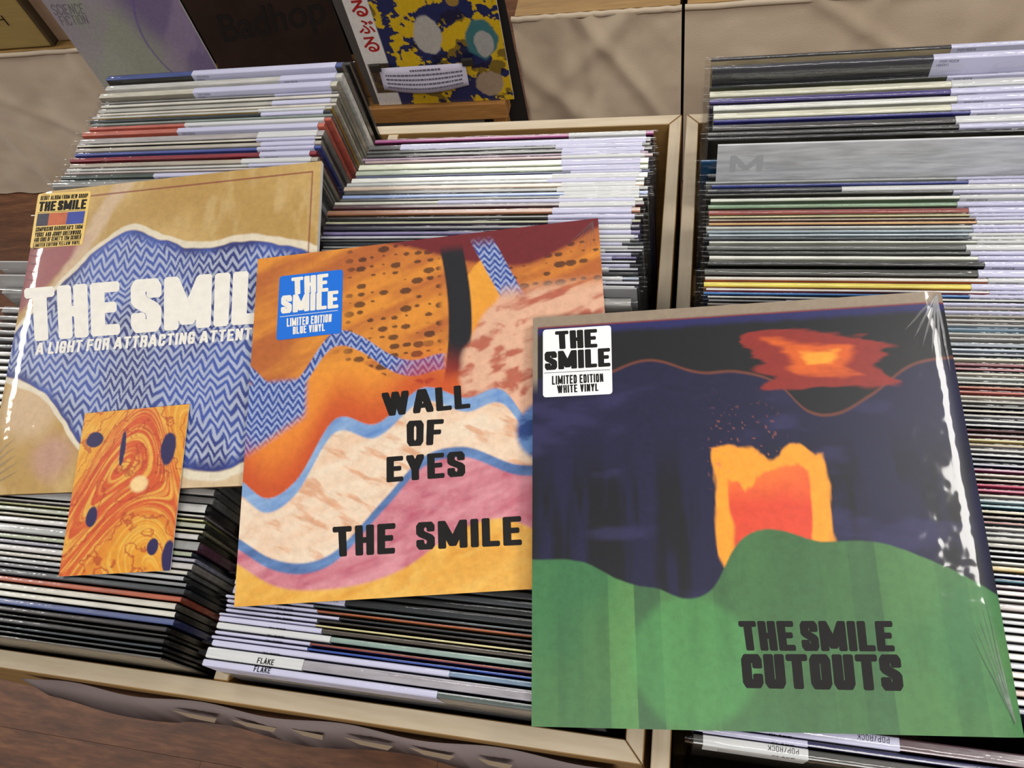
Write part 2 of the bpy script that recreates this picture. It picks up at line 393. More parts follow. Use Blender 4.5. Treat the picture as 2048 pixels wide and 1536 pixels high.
# ------------------------------------------------------------------ planes of the three records lying on top
S1 = quad_solve((78,385), (643,322), (612,967), (-37,991), k=1.01)
S2 = quad_solve((516,518), (1196,436), (1249,1167), (468,1214), k=.985)
S3 = quad_solve((1066,636), (1885,581), (2053,1476), (1063,1453), k=.992)
# ------------------------------------------------------------------ records standing in the crates
ORD = ['first','second','third','fourth','fifth','sixth','seventh','eighth','ninth','tenth','eleventh','twelfth','thirteenth','fourteenth','fifteenth','sixteenth','seventeenth','eighteenth','nineteenth']
TENS = ['', '', 'twenty', 'thirty', 'forty', 'fifty', 'sixty', 'seventy', 'eighty', 'ninety']
TTH = ['', '', 'twentieth', 'thirtieth', 'fortieth', 'fiftieth', 'sixtieth', 'seventieth', 'eightieth', 'ninetieth']
def ordw(n):
    if n <= 19: return ORD[n-1]
    if n >= 100: return 'hundredth' if n == 100 else 'hundred-and-' + ordw(n-100)
    return TTH[n//10] if n % 10 == 0 else TENS[n//10] + '-' + ORD[n % 10 - 1]
def text_mesh(name, text, hgt, mat, flip=False, **kw):
    polys, tot = layout(text, **kw); v, f = [], []
    for k, pl in enumerate(polys):
        b0 = len(v)
        for a, b in pl:
            x, y = a * tot * hgt, b * hgt
            if flip: x, y = tot*hgt - x, hgt - y
            v.append((x, y, (k % 10) * 0.000008))
        f.append(tuple(range(b0, len(v))))
    me = bpy.data.meshes.new(name); me.from_pydata(v, [], f); me.materials.append(mat); return me, tot*hgt
kwt = dict(pw=.10, ph=.10, cw=.42, gap=.22)
ME_pop, WPOP = text_mesh('pop_rock', 'POP/ROCK', .0030, M_ink, **kwt)
ME_popf, _ = text_mesh('pop_rock_flipped', 'POP/ROCK', .0036, M_ink, flip=True, **kwt)
ME_flake, WFL = text_mesh('shop_name', 'FLÅKE', .0042, M_ink, pw=.20, ph=.16, cw=.42, gap=.12)
CODES = [text_mesh('code', '(%s)' % c, .0026, M_ink, **kwt)[0] for c in ('23923', '41338', '40095', '33548', '40495', '39586')]
SW = .315
def sleeve(parent, T, c, f):
    """cardboard sleeve: flat box, softly rounded along the top edge. local origin = top centre"""
    h = T/2; r = min(h*.8, .0011)
    prof = [(-h, -SW), (-h, -r), (-h+r*.3, -r*.3), (-h+r, 0), (h-r, 0), (h-r*.3, -r*.3), (h, -r), (h, -SW)]
    v = []
    for x in (-SW/2, SW/2):
        v += [(x, y, z) for y, z in prof]
    n = 8; fc = []; mi = []
    for i in range(n):
        j = (i+1) % n; fc.append((i, i+n, j+n, j)); mi.append(0 if 1 <= i <= 5 else 1)
    fc += [tuple(range(n)), tuple(range(2*n-1, n-1, -1))]; mi += [1, 1]
    return mobj('sleeve', v, fc, [sleeve_mat(c), sleeve_mat(f)], parent, midx=mi)
def bag(parent, T, seed):
    rnd = random.Random(seed); h = T/2 + .0004; n = 13; xs = [(-.1625 + .325*i/(n-1)) for i in range(n)]
    xs[0] -= rnd.uniform(0, .003); xs[-1] += rnd.uniform(0, .003)
    v = []
    for i, x in enumerate(xs):
        e = 1.0 if 0 < i < n-1 else 0.5
        j = lambda: rnd.uniform(-.0004, .0004)
        v += [(x, -h*e, -.07), (x, -h*e + j(), -.008), (x, -h*.8*e + j(), .0003 + j()*.6), (x, j(), .0016 + rnd.uniform(0, .0012)),
              (x, h*.8*e + j(), .0003 + j()*.6), (x, h*e + j(), -.008), (x, h*e, -.07)]
    f = []
    for i in range(n-1):
        for k in range(6): f.append((i*7+k, (i+1)*7+k, (i+1)*7+k+1, i*7+k+1))
    return mobj('plastic_bag', v, f, M_film, parent, smooth=True)
def price(parent, T, a, b, white, front, text, rnd):
    x0 = -SW/2 + a*SW; x1 = -SW/2 + b*SW; h = T/2 + .0003; d1 = .026 if front > 0 else .004; d2 = .004 if front > 0 else .02
    v = [(x0, -h, -d1), (x0, -h, -.0004), (x0, -h+.0006, .0004), (x0, h-.0006, .0004), (x0, h, -.0004), (x0, h, -d2)]
    v += [(x1, y, z) for _, y, z in v]
    f = [(i, i+6, i+7, i+1) for i in range(5)]
    o = mobj('price_strip', v, f, M_label2 if white else M_label, parent)
    def put(me, nm, loc, rot):
        t = bpy.data.objects.new(nm, me); COL.objects.link(t); t.parent = o; t.location = loc; t.rotation_euler = rot
    if text == 3 and T < .0040: text = 2
    if text == 1:
        put(ME_pop, 'category_text', (x0+.006, -h-.00006, -.0045), (math.pi/2, 0, 0))
        put(rnd.choice(CODES), 'code_text', (x0+.004, -h-.00006, -.0082), (math.pi/2, 0, 0))
    elif text == 2:
        if T > .0042: put(ME_popf, 'category_text', (x1-.006-WPOP*1.2, h-.0045, .00046), (0, 0, 0))
        put(ME_flake, 'shop_name', (x0+.045, -h-.00006, -.0042), (math.pi/2, 0, 0))
    elif text == 3:
        put(ME_flake, 'shop_name', (x0+.045+(.03 if T > .008 else 0), -h+.0007, .00046), (0, 0, 0))
        if T > .008: put(ME_popf, 'category_text', (x1-.02, h-.0045, .00046), (0, 0, 0))
    return o
CN = {}
def colname(h):
    r, g, b = [int(h[i:i+2], 16) for i in (0, 2, 4)]; mx, mn = max(r, g, b), min(r, g, b); l_ = (mx+mn)/2; s = mx-mn
    if s < 26:
        return 'black' if l_ < 52 else 'charcoal' if l_ < 85 else 'grey' if l_ < 140 else 'light grey' if l_ < 195 else 'off-white'
    if l_ < 45: return 'blackish'
    if mx == r and b >= g: return 'magenta' if b > g+30 else ('dusty pink' if l_ > 120 else 'maroon')
    if mx == r: 
        if g > r*.82: return 'cream' if l_ > 180 else ('yellow' if b < 110 and l_ > 110 else 'olive' if l_ < 130 else 'beige')
        if g > r*.62: return 'tan' if l_ > 100 else 'brown'
        return 'salmon red' if l_ > 120 else 'dark red' if l_ < 80 else 'rust'
    if mx == g: return 'green' if l_ < 150 else 'pale green'
    if r > g + 8: return 'purple' if l_ < 140 else 'lilac'
    return 'navy' if l_ < 85 else 'blue' if l_ < 150 else 'pale blue'
def zprof(col, y):
    if col == 'left': return float(np.interp(y, [.05, .2, .45, .6, .72], [-.574, -.567, -.545, -.532, -.530]))
    if col == 'middle': return float(np.interp(y, [.05, .2, .35, .5, .57, .64], [-.580, -.572, -.555, -.538, -.560, -.575]))
    return float(np.interp(y, [.03, .2, .4, .5, .72], [-.590, -.575, -.548, -.545, -.545]))
XC = {'left': -.559, 'middle': -.2075, 'right': .166}
def roof(col, y):
    """lowest underside of the records lying on top, over this record"""
    best = 9.0
    for S, th in ((S1, .0075), (S2, .0060), (S3, .0070)):
        for x in np.linspace(XC[col]-.160, XC[col]+.160, 17):
            A = np.array([[S.a[0], S.b[0]], [S.a[1], S.b[1]]]); u, v = np.linalg.solve(A, np.array([x, y]) - S.o[:2])
            if -.01 < u < 1.01 and -.02 < v < 1.02: best = min(best, S.P(u, v)[2] - th)
    return best
def solve(col, px, py, dz):
    z = -.55
    for _ in range(6):
        p = on_z(px, py, z); z = min(zprof(col, p[1]) + dz, roof(col, p[1]))
    return p[1], z
def build_row(col, rows, group):
    """rows: (px, py, top colour, face colour or None, strip(start,end) or None, dz, opts)"""
    rec = []
    for r in rows:
        px, py, c, f_, lab, dz, op = (list(r) + [None]*7)[:7]
        y, z = solve(col, px, py, dz or 0.0)
        rec.append([y, z, c, f_ or c, lab, op or {}])
    rec.sort(key=lambda q: -q[0])
    for i in range(1, len(rec)):
        rec[0][0] = min(rec[0][0], .724)
        if rec[i-1][0] - rec[i][0] < .0038: rec[i][0] = rec[i-1][0] - .0038
    lo = .0645 if col != 'right' else .0500
    for i in range(len(rec)-1, -1, -1):
        m_ = lo + .0038 * (len(rec)-1-i)
        if rec[i][0] < m_: rec[i][0] = m_
        if i+1 < len(rec) and rec[i][0] - rec[i+1][0] < .0036: rec[i][0] = rec[i+1][0] + .0036
    for i, (y, z, c, f_, lab, op) in enumerate(rec):
        nxt = rec[i+1][0] if i+1 < len(rec) else y - .008
        prv = rec[i-1][0] if i else y + .01
        gapn = min((prv - y) if i else .008, .014); T = op.get('T', min(max(gapn * max(op.get('k', .62), .8 if y < .3 else 0), .0016), .0078))
        rnd = random.Random(int(abs(y*1e5)) + len(col))
        if i == 0: y = min(y, .7280 - min(T, gapn-.0018) - .0022)
        t2 = max(.0011, min(T, gapn - (.0017 if y < .3 and gapn > .0042 else .0023)))
        dx = op.get('dx', rnd.uniform(-.003, .003))
        cn = colname(c); strip = ' with pale price strip' if lab else ''
        lbl = '%s edged record%s, %s from the back of the %s row' % (cn, strip, ordw(i+1), col)
        root = empty('record', (XC[col] + dx, y + t2/2, CAMZ + z), op.get('label', lbl), 'record', group)
        root.rotation_euler = (op.get('lean', 0), 0, rnd.uniform(-.0008, .0008) if gapn > .0042 else 0)
        s = sleeve(root, t2, c, f_)
        if lab:
            tx = op.get('text', 1 if col != 'x' and y > .25 else 2)
            price(root, t2, lab[0], lab[1], rnd.random() < .4, 1, tx, rnd)
        if not op.get('nobag'): bag(root, t2, int(y*1e5))
        if op.get('hid'): root.location.z = CAMZ + min(roof(col, y), z + (.035 if col == 'middle' else .012))
        if 'deco' in op: op['deco'](root, t2)
    return rec
def fr(col, px, py):            # fraction along the sleeve of a pixel on the row
    y, z = solve(col, px, py, 0); x = on_z(px, py, z)[0]
    return (x - XC[col]) / SW + .5
Lf = lambda px, py: (max(.02, fr('left', px, py)), .975)
# --- left row, back part (x=300)
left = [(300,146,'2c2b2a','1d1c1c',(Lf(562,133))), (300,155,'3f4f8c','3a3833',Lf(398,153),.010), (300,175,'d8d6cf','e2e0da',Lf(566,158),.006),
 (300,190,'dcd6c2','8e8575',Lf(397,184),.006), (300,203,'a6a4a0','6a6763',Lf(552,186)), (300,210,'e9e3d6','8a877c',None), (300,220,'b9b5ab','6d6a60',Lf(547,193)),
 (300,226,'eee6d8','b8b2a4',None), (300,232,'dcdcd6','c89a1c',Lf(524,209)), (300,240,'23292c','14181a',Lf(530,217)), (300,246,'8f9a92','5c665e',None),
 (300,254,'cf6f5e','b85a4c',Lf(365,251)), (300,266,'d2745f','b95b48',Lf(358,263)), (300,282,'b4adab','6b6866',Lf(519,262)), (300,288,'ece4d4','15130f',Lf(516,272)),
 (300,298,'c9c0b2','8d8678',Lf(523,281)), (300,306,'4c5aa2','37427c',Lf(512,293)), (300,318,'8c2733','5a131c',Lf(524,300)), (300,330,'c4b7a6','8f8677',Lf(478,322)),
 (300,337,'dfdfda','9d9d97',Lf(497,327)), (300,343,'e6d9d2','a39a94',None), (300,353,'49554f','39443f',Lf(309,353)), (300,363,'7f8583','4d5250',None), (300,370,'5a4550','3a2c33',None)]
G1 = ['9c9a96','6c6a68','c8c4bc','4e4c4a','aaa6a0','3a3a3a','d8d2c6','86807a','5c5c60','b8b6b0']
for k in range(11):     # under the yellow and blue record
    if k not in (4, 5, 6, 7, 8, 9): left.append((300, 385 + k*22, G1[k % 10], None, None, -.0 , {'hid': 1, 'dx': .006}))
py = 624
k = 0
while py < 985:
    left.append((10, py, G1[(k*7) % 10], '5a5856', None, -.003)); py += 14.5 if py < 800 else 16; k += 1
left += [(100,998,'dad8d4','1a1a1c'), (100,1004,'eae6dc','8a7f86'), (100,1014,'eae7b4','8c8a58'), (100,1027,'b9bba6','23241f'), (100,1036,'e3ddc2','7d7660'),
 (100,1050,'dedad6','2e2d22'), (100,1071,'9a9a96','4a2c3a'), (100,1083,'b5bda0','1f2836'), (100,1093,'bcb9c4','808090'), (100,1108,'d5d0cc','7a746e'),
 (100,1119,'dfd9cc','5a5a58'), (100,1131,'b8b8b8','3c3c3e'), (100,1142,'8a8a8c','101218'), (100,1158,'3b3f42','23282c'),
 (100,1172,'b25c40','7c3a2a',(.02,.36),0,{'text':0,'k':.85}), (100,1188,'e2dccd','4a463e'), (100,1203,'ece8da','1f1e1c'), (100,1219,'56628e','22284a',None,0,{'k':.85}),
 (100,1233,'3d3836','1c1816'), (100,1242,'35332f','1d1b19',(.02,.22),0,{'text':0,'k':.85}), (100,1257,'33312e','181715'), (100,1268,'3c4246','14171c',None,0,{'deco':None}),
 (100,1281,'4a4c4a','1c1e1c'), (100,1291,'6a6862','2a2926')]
for r in left:
    if len(r) > 6 and 'deco' in r[6]: del r[6]['deco']
left = [tuple(r) if not (len(r) > 5 and r[5] is None) else r for r in left]
build_row('left', left, 'records in the left row')
# --- middle row
Lm = lambda px, py: (max(.02, fr('middle', px, py)), .975)
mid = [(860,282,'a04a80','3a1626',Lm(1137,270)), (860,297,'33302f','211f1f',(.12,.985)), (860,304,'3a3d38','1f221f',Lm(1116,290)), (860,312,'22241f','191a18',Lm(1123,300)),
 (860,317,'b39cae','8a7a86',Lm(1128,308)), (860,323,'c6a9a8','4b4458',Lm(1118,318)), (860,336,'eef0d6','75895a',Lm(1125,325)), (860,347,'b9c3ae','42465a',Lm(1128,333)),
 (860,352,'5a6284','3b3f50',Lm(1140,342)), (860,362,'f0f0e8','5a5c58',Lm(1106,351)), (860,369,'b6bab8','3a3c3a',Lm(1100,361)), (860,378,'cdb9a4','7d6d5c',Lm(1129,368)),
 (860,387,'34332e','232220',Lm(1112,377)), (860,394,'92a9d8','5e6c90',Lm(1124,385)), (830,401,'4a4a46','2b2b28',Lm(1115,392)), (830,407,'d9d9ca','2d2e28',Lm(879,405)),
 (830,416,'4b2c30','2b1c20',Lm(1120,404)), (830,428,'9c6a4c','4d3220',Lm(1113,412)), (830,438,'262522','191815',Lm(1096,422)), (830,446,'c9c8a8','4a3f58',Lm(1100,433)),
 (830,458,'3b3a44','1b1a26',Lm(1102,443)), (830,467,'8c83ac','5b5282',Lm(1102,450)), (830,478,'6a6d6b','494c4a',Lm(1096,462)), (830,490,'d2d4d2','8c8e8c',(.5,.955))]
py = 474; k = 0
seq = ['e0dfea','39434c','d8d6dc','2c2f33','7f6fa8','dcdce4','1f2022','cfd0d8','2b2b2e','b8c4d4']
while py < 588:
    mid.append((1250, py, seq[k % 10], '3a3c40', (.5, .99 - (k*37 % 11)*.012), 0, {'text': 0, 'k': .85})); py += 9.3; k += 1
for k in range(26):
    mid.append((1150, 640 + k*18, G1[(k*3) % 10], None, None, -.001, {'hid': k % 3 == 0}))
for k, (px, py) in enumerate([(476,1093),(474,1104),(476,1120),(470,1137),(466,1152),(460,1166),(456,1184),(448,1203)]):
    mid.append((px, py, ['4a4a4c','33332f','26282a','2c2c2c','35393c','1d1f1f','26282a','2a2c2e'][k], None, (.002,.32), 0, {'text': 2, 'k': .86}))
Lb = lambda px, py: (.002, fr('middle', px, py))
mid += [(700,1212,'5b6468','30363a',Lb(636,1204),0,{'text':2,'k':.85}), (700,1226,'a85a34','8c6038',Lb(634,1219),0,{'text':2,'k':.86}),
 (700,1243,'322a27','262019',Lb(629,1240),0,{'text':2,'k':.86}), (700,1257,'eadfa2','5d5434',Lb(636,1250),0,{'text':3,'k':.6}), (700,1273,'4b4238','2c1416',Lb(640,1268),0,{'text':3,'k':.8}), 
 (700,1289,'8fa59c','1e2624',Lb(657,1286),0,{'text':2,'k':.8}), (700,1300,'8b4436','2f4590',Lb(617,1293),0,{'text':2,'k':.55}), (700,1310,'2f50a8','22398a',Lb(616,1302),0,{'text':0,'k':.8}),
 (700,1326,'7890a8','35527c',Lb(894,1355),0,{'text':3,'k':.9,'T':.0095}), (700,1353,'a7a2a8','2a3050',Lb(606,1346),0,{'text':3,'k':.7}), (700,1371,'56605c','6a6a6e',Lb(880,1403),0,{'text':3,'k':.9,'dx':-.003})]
build_row('middle', mid, 'records in the middle row')
# --- right row
Lr = lambda px, py: (fr('right', px, py), .985)
def mletter(root, T):
    me, w = text_mesh('grey_letter', 'M', .020, flat_mat('grey_print', 'b1b3b7', .5, .04), pw=.24, ph=.2, cw=.62)
    t = bpy.data.objects.new('letter_m', me); COL.objects.link(t); t.parent = root; t.location = (-SW/2+.012, -T/2-.0003, -.032); t.rotation_euler = (math.pi/2, 0, 0)
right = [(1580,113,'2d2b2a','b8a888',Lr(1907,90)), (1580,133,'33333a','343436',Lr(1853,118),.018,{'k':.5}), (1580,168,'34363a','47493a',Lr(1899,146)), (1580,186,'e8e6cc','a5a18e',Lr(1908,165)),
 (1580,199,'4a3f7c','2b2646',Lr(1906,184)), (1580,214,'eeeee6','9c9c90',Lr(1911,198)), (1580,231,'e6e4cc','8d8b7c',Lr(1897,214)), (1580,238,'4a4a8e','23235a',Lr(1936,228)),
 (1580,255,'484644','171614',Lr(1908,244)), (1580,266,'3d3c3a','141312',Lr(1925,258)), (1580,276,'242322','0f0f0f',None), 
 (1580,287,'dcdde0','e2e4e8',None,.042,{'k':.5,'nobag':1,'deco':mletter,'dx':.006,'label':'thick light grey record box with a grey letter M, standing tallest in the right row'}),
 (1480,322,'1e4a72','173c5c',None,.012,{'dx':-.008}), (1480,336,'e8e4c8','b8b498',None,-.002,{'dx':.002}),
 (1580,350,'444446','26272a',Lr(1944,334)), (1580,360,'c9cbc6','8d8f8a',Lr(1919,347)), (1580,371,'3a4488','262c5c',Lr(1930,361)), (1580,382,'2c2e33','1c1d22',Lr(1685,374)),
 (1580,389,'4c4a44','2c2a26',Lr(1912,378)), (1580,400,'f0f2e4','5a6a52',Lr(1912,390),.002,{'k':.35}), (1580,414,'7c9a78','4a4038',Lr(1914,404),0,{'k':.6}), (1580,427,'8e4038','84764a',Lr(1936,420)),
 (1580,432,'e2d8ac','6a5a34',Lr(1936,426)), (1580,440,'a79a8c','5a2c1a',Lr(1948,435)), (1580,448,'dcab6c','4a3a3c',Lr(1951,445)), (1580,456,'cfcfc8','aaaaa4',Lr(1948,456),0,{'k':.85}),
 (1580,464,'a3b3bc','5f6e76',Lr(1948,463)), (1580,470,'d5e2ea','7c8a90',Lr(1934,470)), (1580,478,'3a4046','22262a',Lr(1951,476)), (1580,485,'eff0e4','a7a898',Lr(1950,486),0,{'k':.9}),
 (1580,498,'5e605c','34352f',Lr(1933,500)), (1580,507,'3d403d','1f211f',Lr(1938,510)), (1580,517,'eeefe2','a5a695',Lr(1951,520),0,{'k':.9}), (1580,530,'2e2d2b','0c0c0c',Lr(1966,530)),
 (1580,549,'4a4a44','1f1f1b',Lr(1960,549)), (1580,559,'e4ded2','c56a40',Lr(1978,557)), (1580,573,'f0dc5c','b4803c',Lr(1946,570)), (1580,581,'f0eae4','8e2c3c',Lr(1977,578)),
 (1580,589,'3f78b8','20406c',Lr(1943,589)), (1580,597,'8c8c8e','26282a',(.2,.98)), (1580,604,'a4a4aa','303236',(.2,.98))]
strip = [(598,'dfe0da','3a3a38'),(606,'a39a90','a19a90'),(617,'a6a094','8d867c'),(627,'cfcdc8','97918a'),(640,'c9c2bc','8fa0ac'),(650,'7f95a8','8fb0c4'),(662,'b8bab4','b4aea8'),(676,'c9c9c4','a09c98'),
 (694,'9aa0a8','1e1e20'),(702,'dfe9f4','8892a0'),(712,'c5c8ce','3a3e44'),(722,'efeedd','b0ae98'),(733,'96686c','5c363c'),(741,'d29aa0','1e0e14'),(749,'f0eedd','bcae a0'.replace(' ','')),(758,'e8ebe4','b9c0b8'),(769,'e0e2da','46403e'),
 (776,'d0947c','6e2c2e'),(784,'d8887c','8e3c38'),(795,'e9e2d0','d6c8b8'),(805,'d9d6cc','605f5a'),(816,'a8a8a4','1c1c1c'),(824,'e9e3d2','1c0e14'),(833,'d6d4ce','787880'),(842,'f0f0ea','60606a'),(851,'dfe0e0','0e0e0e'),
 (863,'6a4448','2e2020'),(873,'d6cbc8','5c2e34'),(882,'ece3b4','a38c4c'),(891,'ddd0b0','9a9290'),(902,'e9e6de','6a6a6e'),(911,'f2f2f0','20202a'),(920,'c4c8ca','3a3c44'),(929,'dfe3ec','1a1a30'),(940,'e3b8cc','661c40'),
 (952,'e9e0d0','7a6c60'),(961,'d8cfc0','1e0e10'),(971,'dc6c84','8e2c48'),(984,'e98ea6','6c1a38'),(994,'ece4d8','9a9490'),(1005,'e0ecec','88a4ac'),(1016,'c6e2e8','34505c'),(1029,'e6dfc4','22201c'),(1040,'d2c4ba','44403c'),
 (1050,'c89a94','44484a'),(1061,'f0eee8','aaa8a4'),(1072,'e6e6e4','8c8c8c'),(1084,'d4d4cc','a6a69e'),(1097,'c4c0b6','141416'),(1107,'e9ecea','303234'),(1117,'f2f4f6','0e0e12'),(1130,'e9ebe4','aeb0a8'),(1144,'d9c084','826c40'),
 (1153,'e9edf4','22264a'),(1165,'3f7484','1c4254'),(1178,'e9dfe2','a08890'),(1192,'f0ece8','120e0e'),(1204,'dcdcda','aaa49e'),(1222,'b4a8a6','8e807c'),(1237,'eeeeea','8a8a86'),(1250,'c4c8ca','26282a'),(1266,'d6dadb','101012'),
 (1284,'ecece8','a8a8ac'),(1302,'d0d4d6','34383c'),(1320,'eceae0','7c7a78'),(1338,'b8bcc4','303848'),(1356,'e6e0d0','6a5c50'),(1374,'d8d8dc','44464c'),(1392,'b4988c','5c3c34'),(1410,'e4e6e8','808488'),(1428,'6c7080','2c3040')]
sx = 2040
for (py, c, f_) in strip:
    right.append((sx, py, c, f_, None, 0, {'k': .62}))
right += [(1700,1488,'5a4048','26222c',(.02,.42),0,{'text':2,'k':.85}), (1700,1505,'2b2a58','23203c',(.02,.235),0,{'text':2,'k':.86}), (1700,1532,'4c4a46','2a2826',(.02,.235),0,{'text':2,'k':.86})]
build_row('right', right, 'records in the right row')

# ------------------------------------------------------------------ the three records lying on top, and the card
def abstract_ochre(u, v):
    n = fbm(u*4, v*4); n2 = fbm(u*22+3, v*8); w = u + .035*(fbm(u*5, v*5+9)-.5)*2; y = v + .05*(fbm(u*4+7, v*4)-.5)*2
    c = mixc(L('c2a062'), L('b08c4c'), sst(.35, .7, n)); c = mixc(c, L('c9ad78'), .5*sst(.5, .8, n2))
    # faded pink and cream washes
    c = mixc(c, L('8c3c50'), .85*sst(.02, -.03, (w-.02) + (y-.30)*.9 - .11)*sst(.16, .2, y)*sst(.45, .38, y))
    cr = sst(.05, .02, np.abs(w - .30 + (y)*.45)) * sst(.62, .5, y); c = mixc(c, L('cbb094'), .7*cr)
    c = mixc(c, L('c8ab8c'), .7*sst(.2, .1, np.hypot((w-.1), (y-.75)*1.0) + .1*n))
    c = mixc(c, L('b88a86'), .6*sst(.13, .06, np.hypot((w-.2), (y-.9)) + .05*n))
    c = mixc(c, L('cfb89a'), .7*sst(.93, .97, y)*sst(.5, .6, w))
    # a broad indigo wave across the lower two thirds, streaked with pale wavy lines
    topb = curve([0, .15, .35, .55, .75, 1], [.50, .34, .20, .26, .24, .30], w)
    botb = curve([0, .12, .3, .5, .7, .85, 1], [.60, .66, .88, .90, .95, .93, .93], w)
    d = np.minimum(y - topb, botb - y); m = sst(-.004, .004, d)
    c = mixc(c, L('d9cdb4'), sst(-.028, -.02, d)*(1-m))
    blue = mixc(L('2a3270'), L('3d539e'), sst(.3, .7, fbm(u*7+2, v*6)))
    zz = np.abs(((u*26 + .4*fbm(u*6, v*6)*4) % 1) - .5)*2
    ph = (v*34 + zz*1.0 + 5*fbm(u*3+4, v*3)) % 1
    ln = sst(.30, .20, np.abs(ph - .5))
    blue = mixc(blue, L('b9c0d0'), .75*ln*sst(.05, .5, d*12))
    c = mixc(c, blue, m)
    bd = sst(.0035, .001, np.minimum(np.abs(v-.035), np.abs(u-.972))) * (u < .975) * (v > .032); c = mixc(c, L('7a2a2a'), .85*bd)
    return c
def abstract_bands(u, v):
    n = fbm(u*5, v*5); wv = .05*(fbm(u*3+1, v*1.5+4)-.5)*2; y = v + wv*.6
    st = fbm(u*14 + 4*n, v*40+u*12, 4); st2 = fbm(u*9 + v*9, v*44 - u*22 + 3*n, 4)
    org = mixc(L('b0602c'), L('d98a30'), sst(.35, .7, fbm(u*3+2, v*14+u*5, 4)))
    c = org
    # umber mottling over the upper orange
    gx, gy = u*30, v*36; ci, cj = np.floor(gx).astype(int), np.floor(gy).astype(int); r0 = _T[ci % 256, cj % 256]; r1_ = _T[(ci+91) % 256, (cj+37) % 256]
    dd = np.hypot((gx-ci-.5-.3*(r1_-.5))*.8, (gy-cj-.5-.3*(r0-.5))*1.15); mot = sst(.08+.36*r0, .04+.34*r0, dd)*sst(.25, .35, r1_)*sst(.22, .32, u)*sst(.52, .42, v)*(1-sst(.54, .56, u)*sst(.74, .70, u))
    c = mixc(c, L('2a1a18'), .8*mot)
    c = mixc(c, L('6c2024'), sst(.0, -.02, y - curve([0, .35, .5, .62, .8, 1], [-.1, -.02, .04, .10, .13, .05], u)))
    hill = curve([0, .1, .2, .3, .45, .55, .60, .66, .72, .8, 1], [.60, .50, .36, .34, .42, .40, .20, .10, .09, .35, .8], u)
    m = sst(-.004, .004, y - hill); c = mixc(c, mixc(L('e09a34'), L('e0802c'), sst(.1, .6, y)), m*sst(.9, .8, u))
    c = mixc(c, L('1d1d22'), sst(.035, .030, np.abs(u-.575 - .03*np.sin(v*6)))*sst(.46, .40, v)*sst(.02, .06, v))
    # ribbons of blue
    r1 = curve([0, .12, .25, .32, .5, .56], [.36, .42, .30, .30, .40, .40], u) + .02*np.sin(u*20)
    rib = sst(.026, .020, np.abs(v - r1))*sst(.57, .55, u)
    rib = np.maximum(rib, sst(.18, .16, u)*sst(.38, .40, v)*sst(.62, .58, v + u*.6))
    r2 = .60 + (v*.42); rib = np.maximum(rib, sst(.035, .030, np.abs(u - (.66 + .42*v + .12*v*v)))*sst(.01, .06, v)*sst(.5, .45, v))
    wl = sst(.28, .18, np.abs((v*46 + np.abs((u*34 % 1)-.5)*2 + 3*n) % 1 - .5))
    c = mixc(c, mixc(L('2f4790'), L('aebbd8'), .75*wl), rib)
    # glowing red shade falling into peach, blue, rose and yellow bands
    b1 = curve([0, .07, .15, .25, .37, .5, .62, .72, .8, 1], [.67, .72, .68, .52, .54, .45, .49, .48, .60, .62], u)
    c = mixc(c, L('b8341e'), .8*sst(-.20, -.01, v - b1)*sst(-.01, -.05, -(v-b1)-.0)*0 + .75*sst(-.16, -.01, v - b1)*(v < b1)*sst(.8, .7, u))
    peach = mixc(L('dcb493'), L('e8d9c2'), st); peach = mixc(peach, L('c87840'), .55*sst(.55, .75, st2))
    big = sst(.80, .74, np.hypot((u-.90)*1.4, (v-.50)*.75)*2.0 + .25*(n-.5)); c = mixc(c, mixc(L('d8a98c'), L('b0604a'), sst(.45, .72, st)), big*sst(.16, .22, v))
    c = mixc(c, L('3d6cb0'), sst(-.002, .006, v - b1)); c = mixc(c, mixc(L('4a78b8'), L('9db8d4'), st), sst(-.002, .006, v - b1))
    c = mixc(c, peach, sst(.035, .045, v - b1))
    c = mixc(c, mixc(L('24407c'), L('5f86bc'), sst(.4, .6, st)), sst(.09, .07, np.hypot(u-.83, (v-.60))))
    b2 = curve([0, .1, .25, .4, .5, .6, .75, 1], [.84, .90, .90, .76, .66, .64, .70, .68], u)
    c = mixc(c, mixc(L('2c4478'), L('6c8fc0'), st), sst(-.02, -.012, v - b2)); 
    c = mixc(c, mixc(L('a83c58'), L('d99aa0'), st), sst(.008, .016, v - b2))
    b3 = curve([0, .1, .25, .45, .6, .7, .85, 1], [.89, .95, .97, .93, .84, .82, .88, .86], u)
    c = mixc(c, mixc(L('d08a24'), L('e8bb5c'), st), sst(-.006, .006, v - b3))
    return c
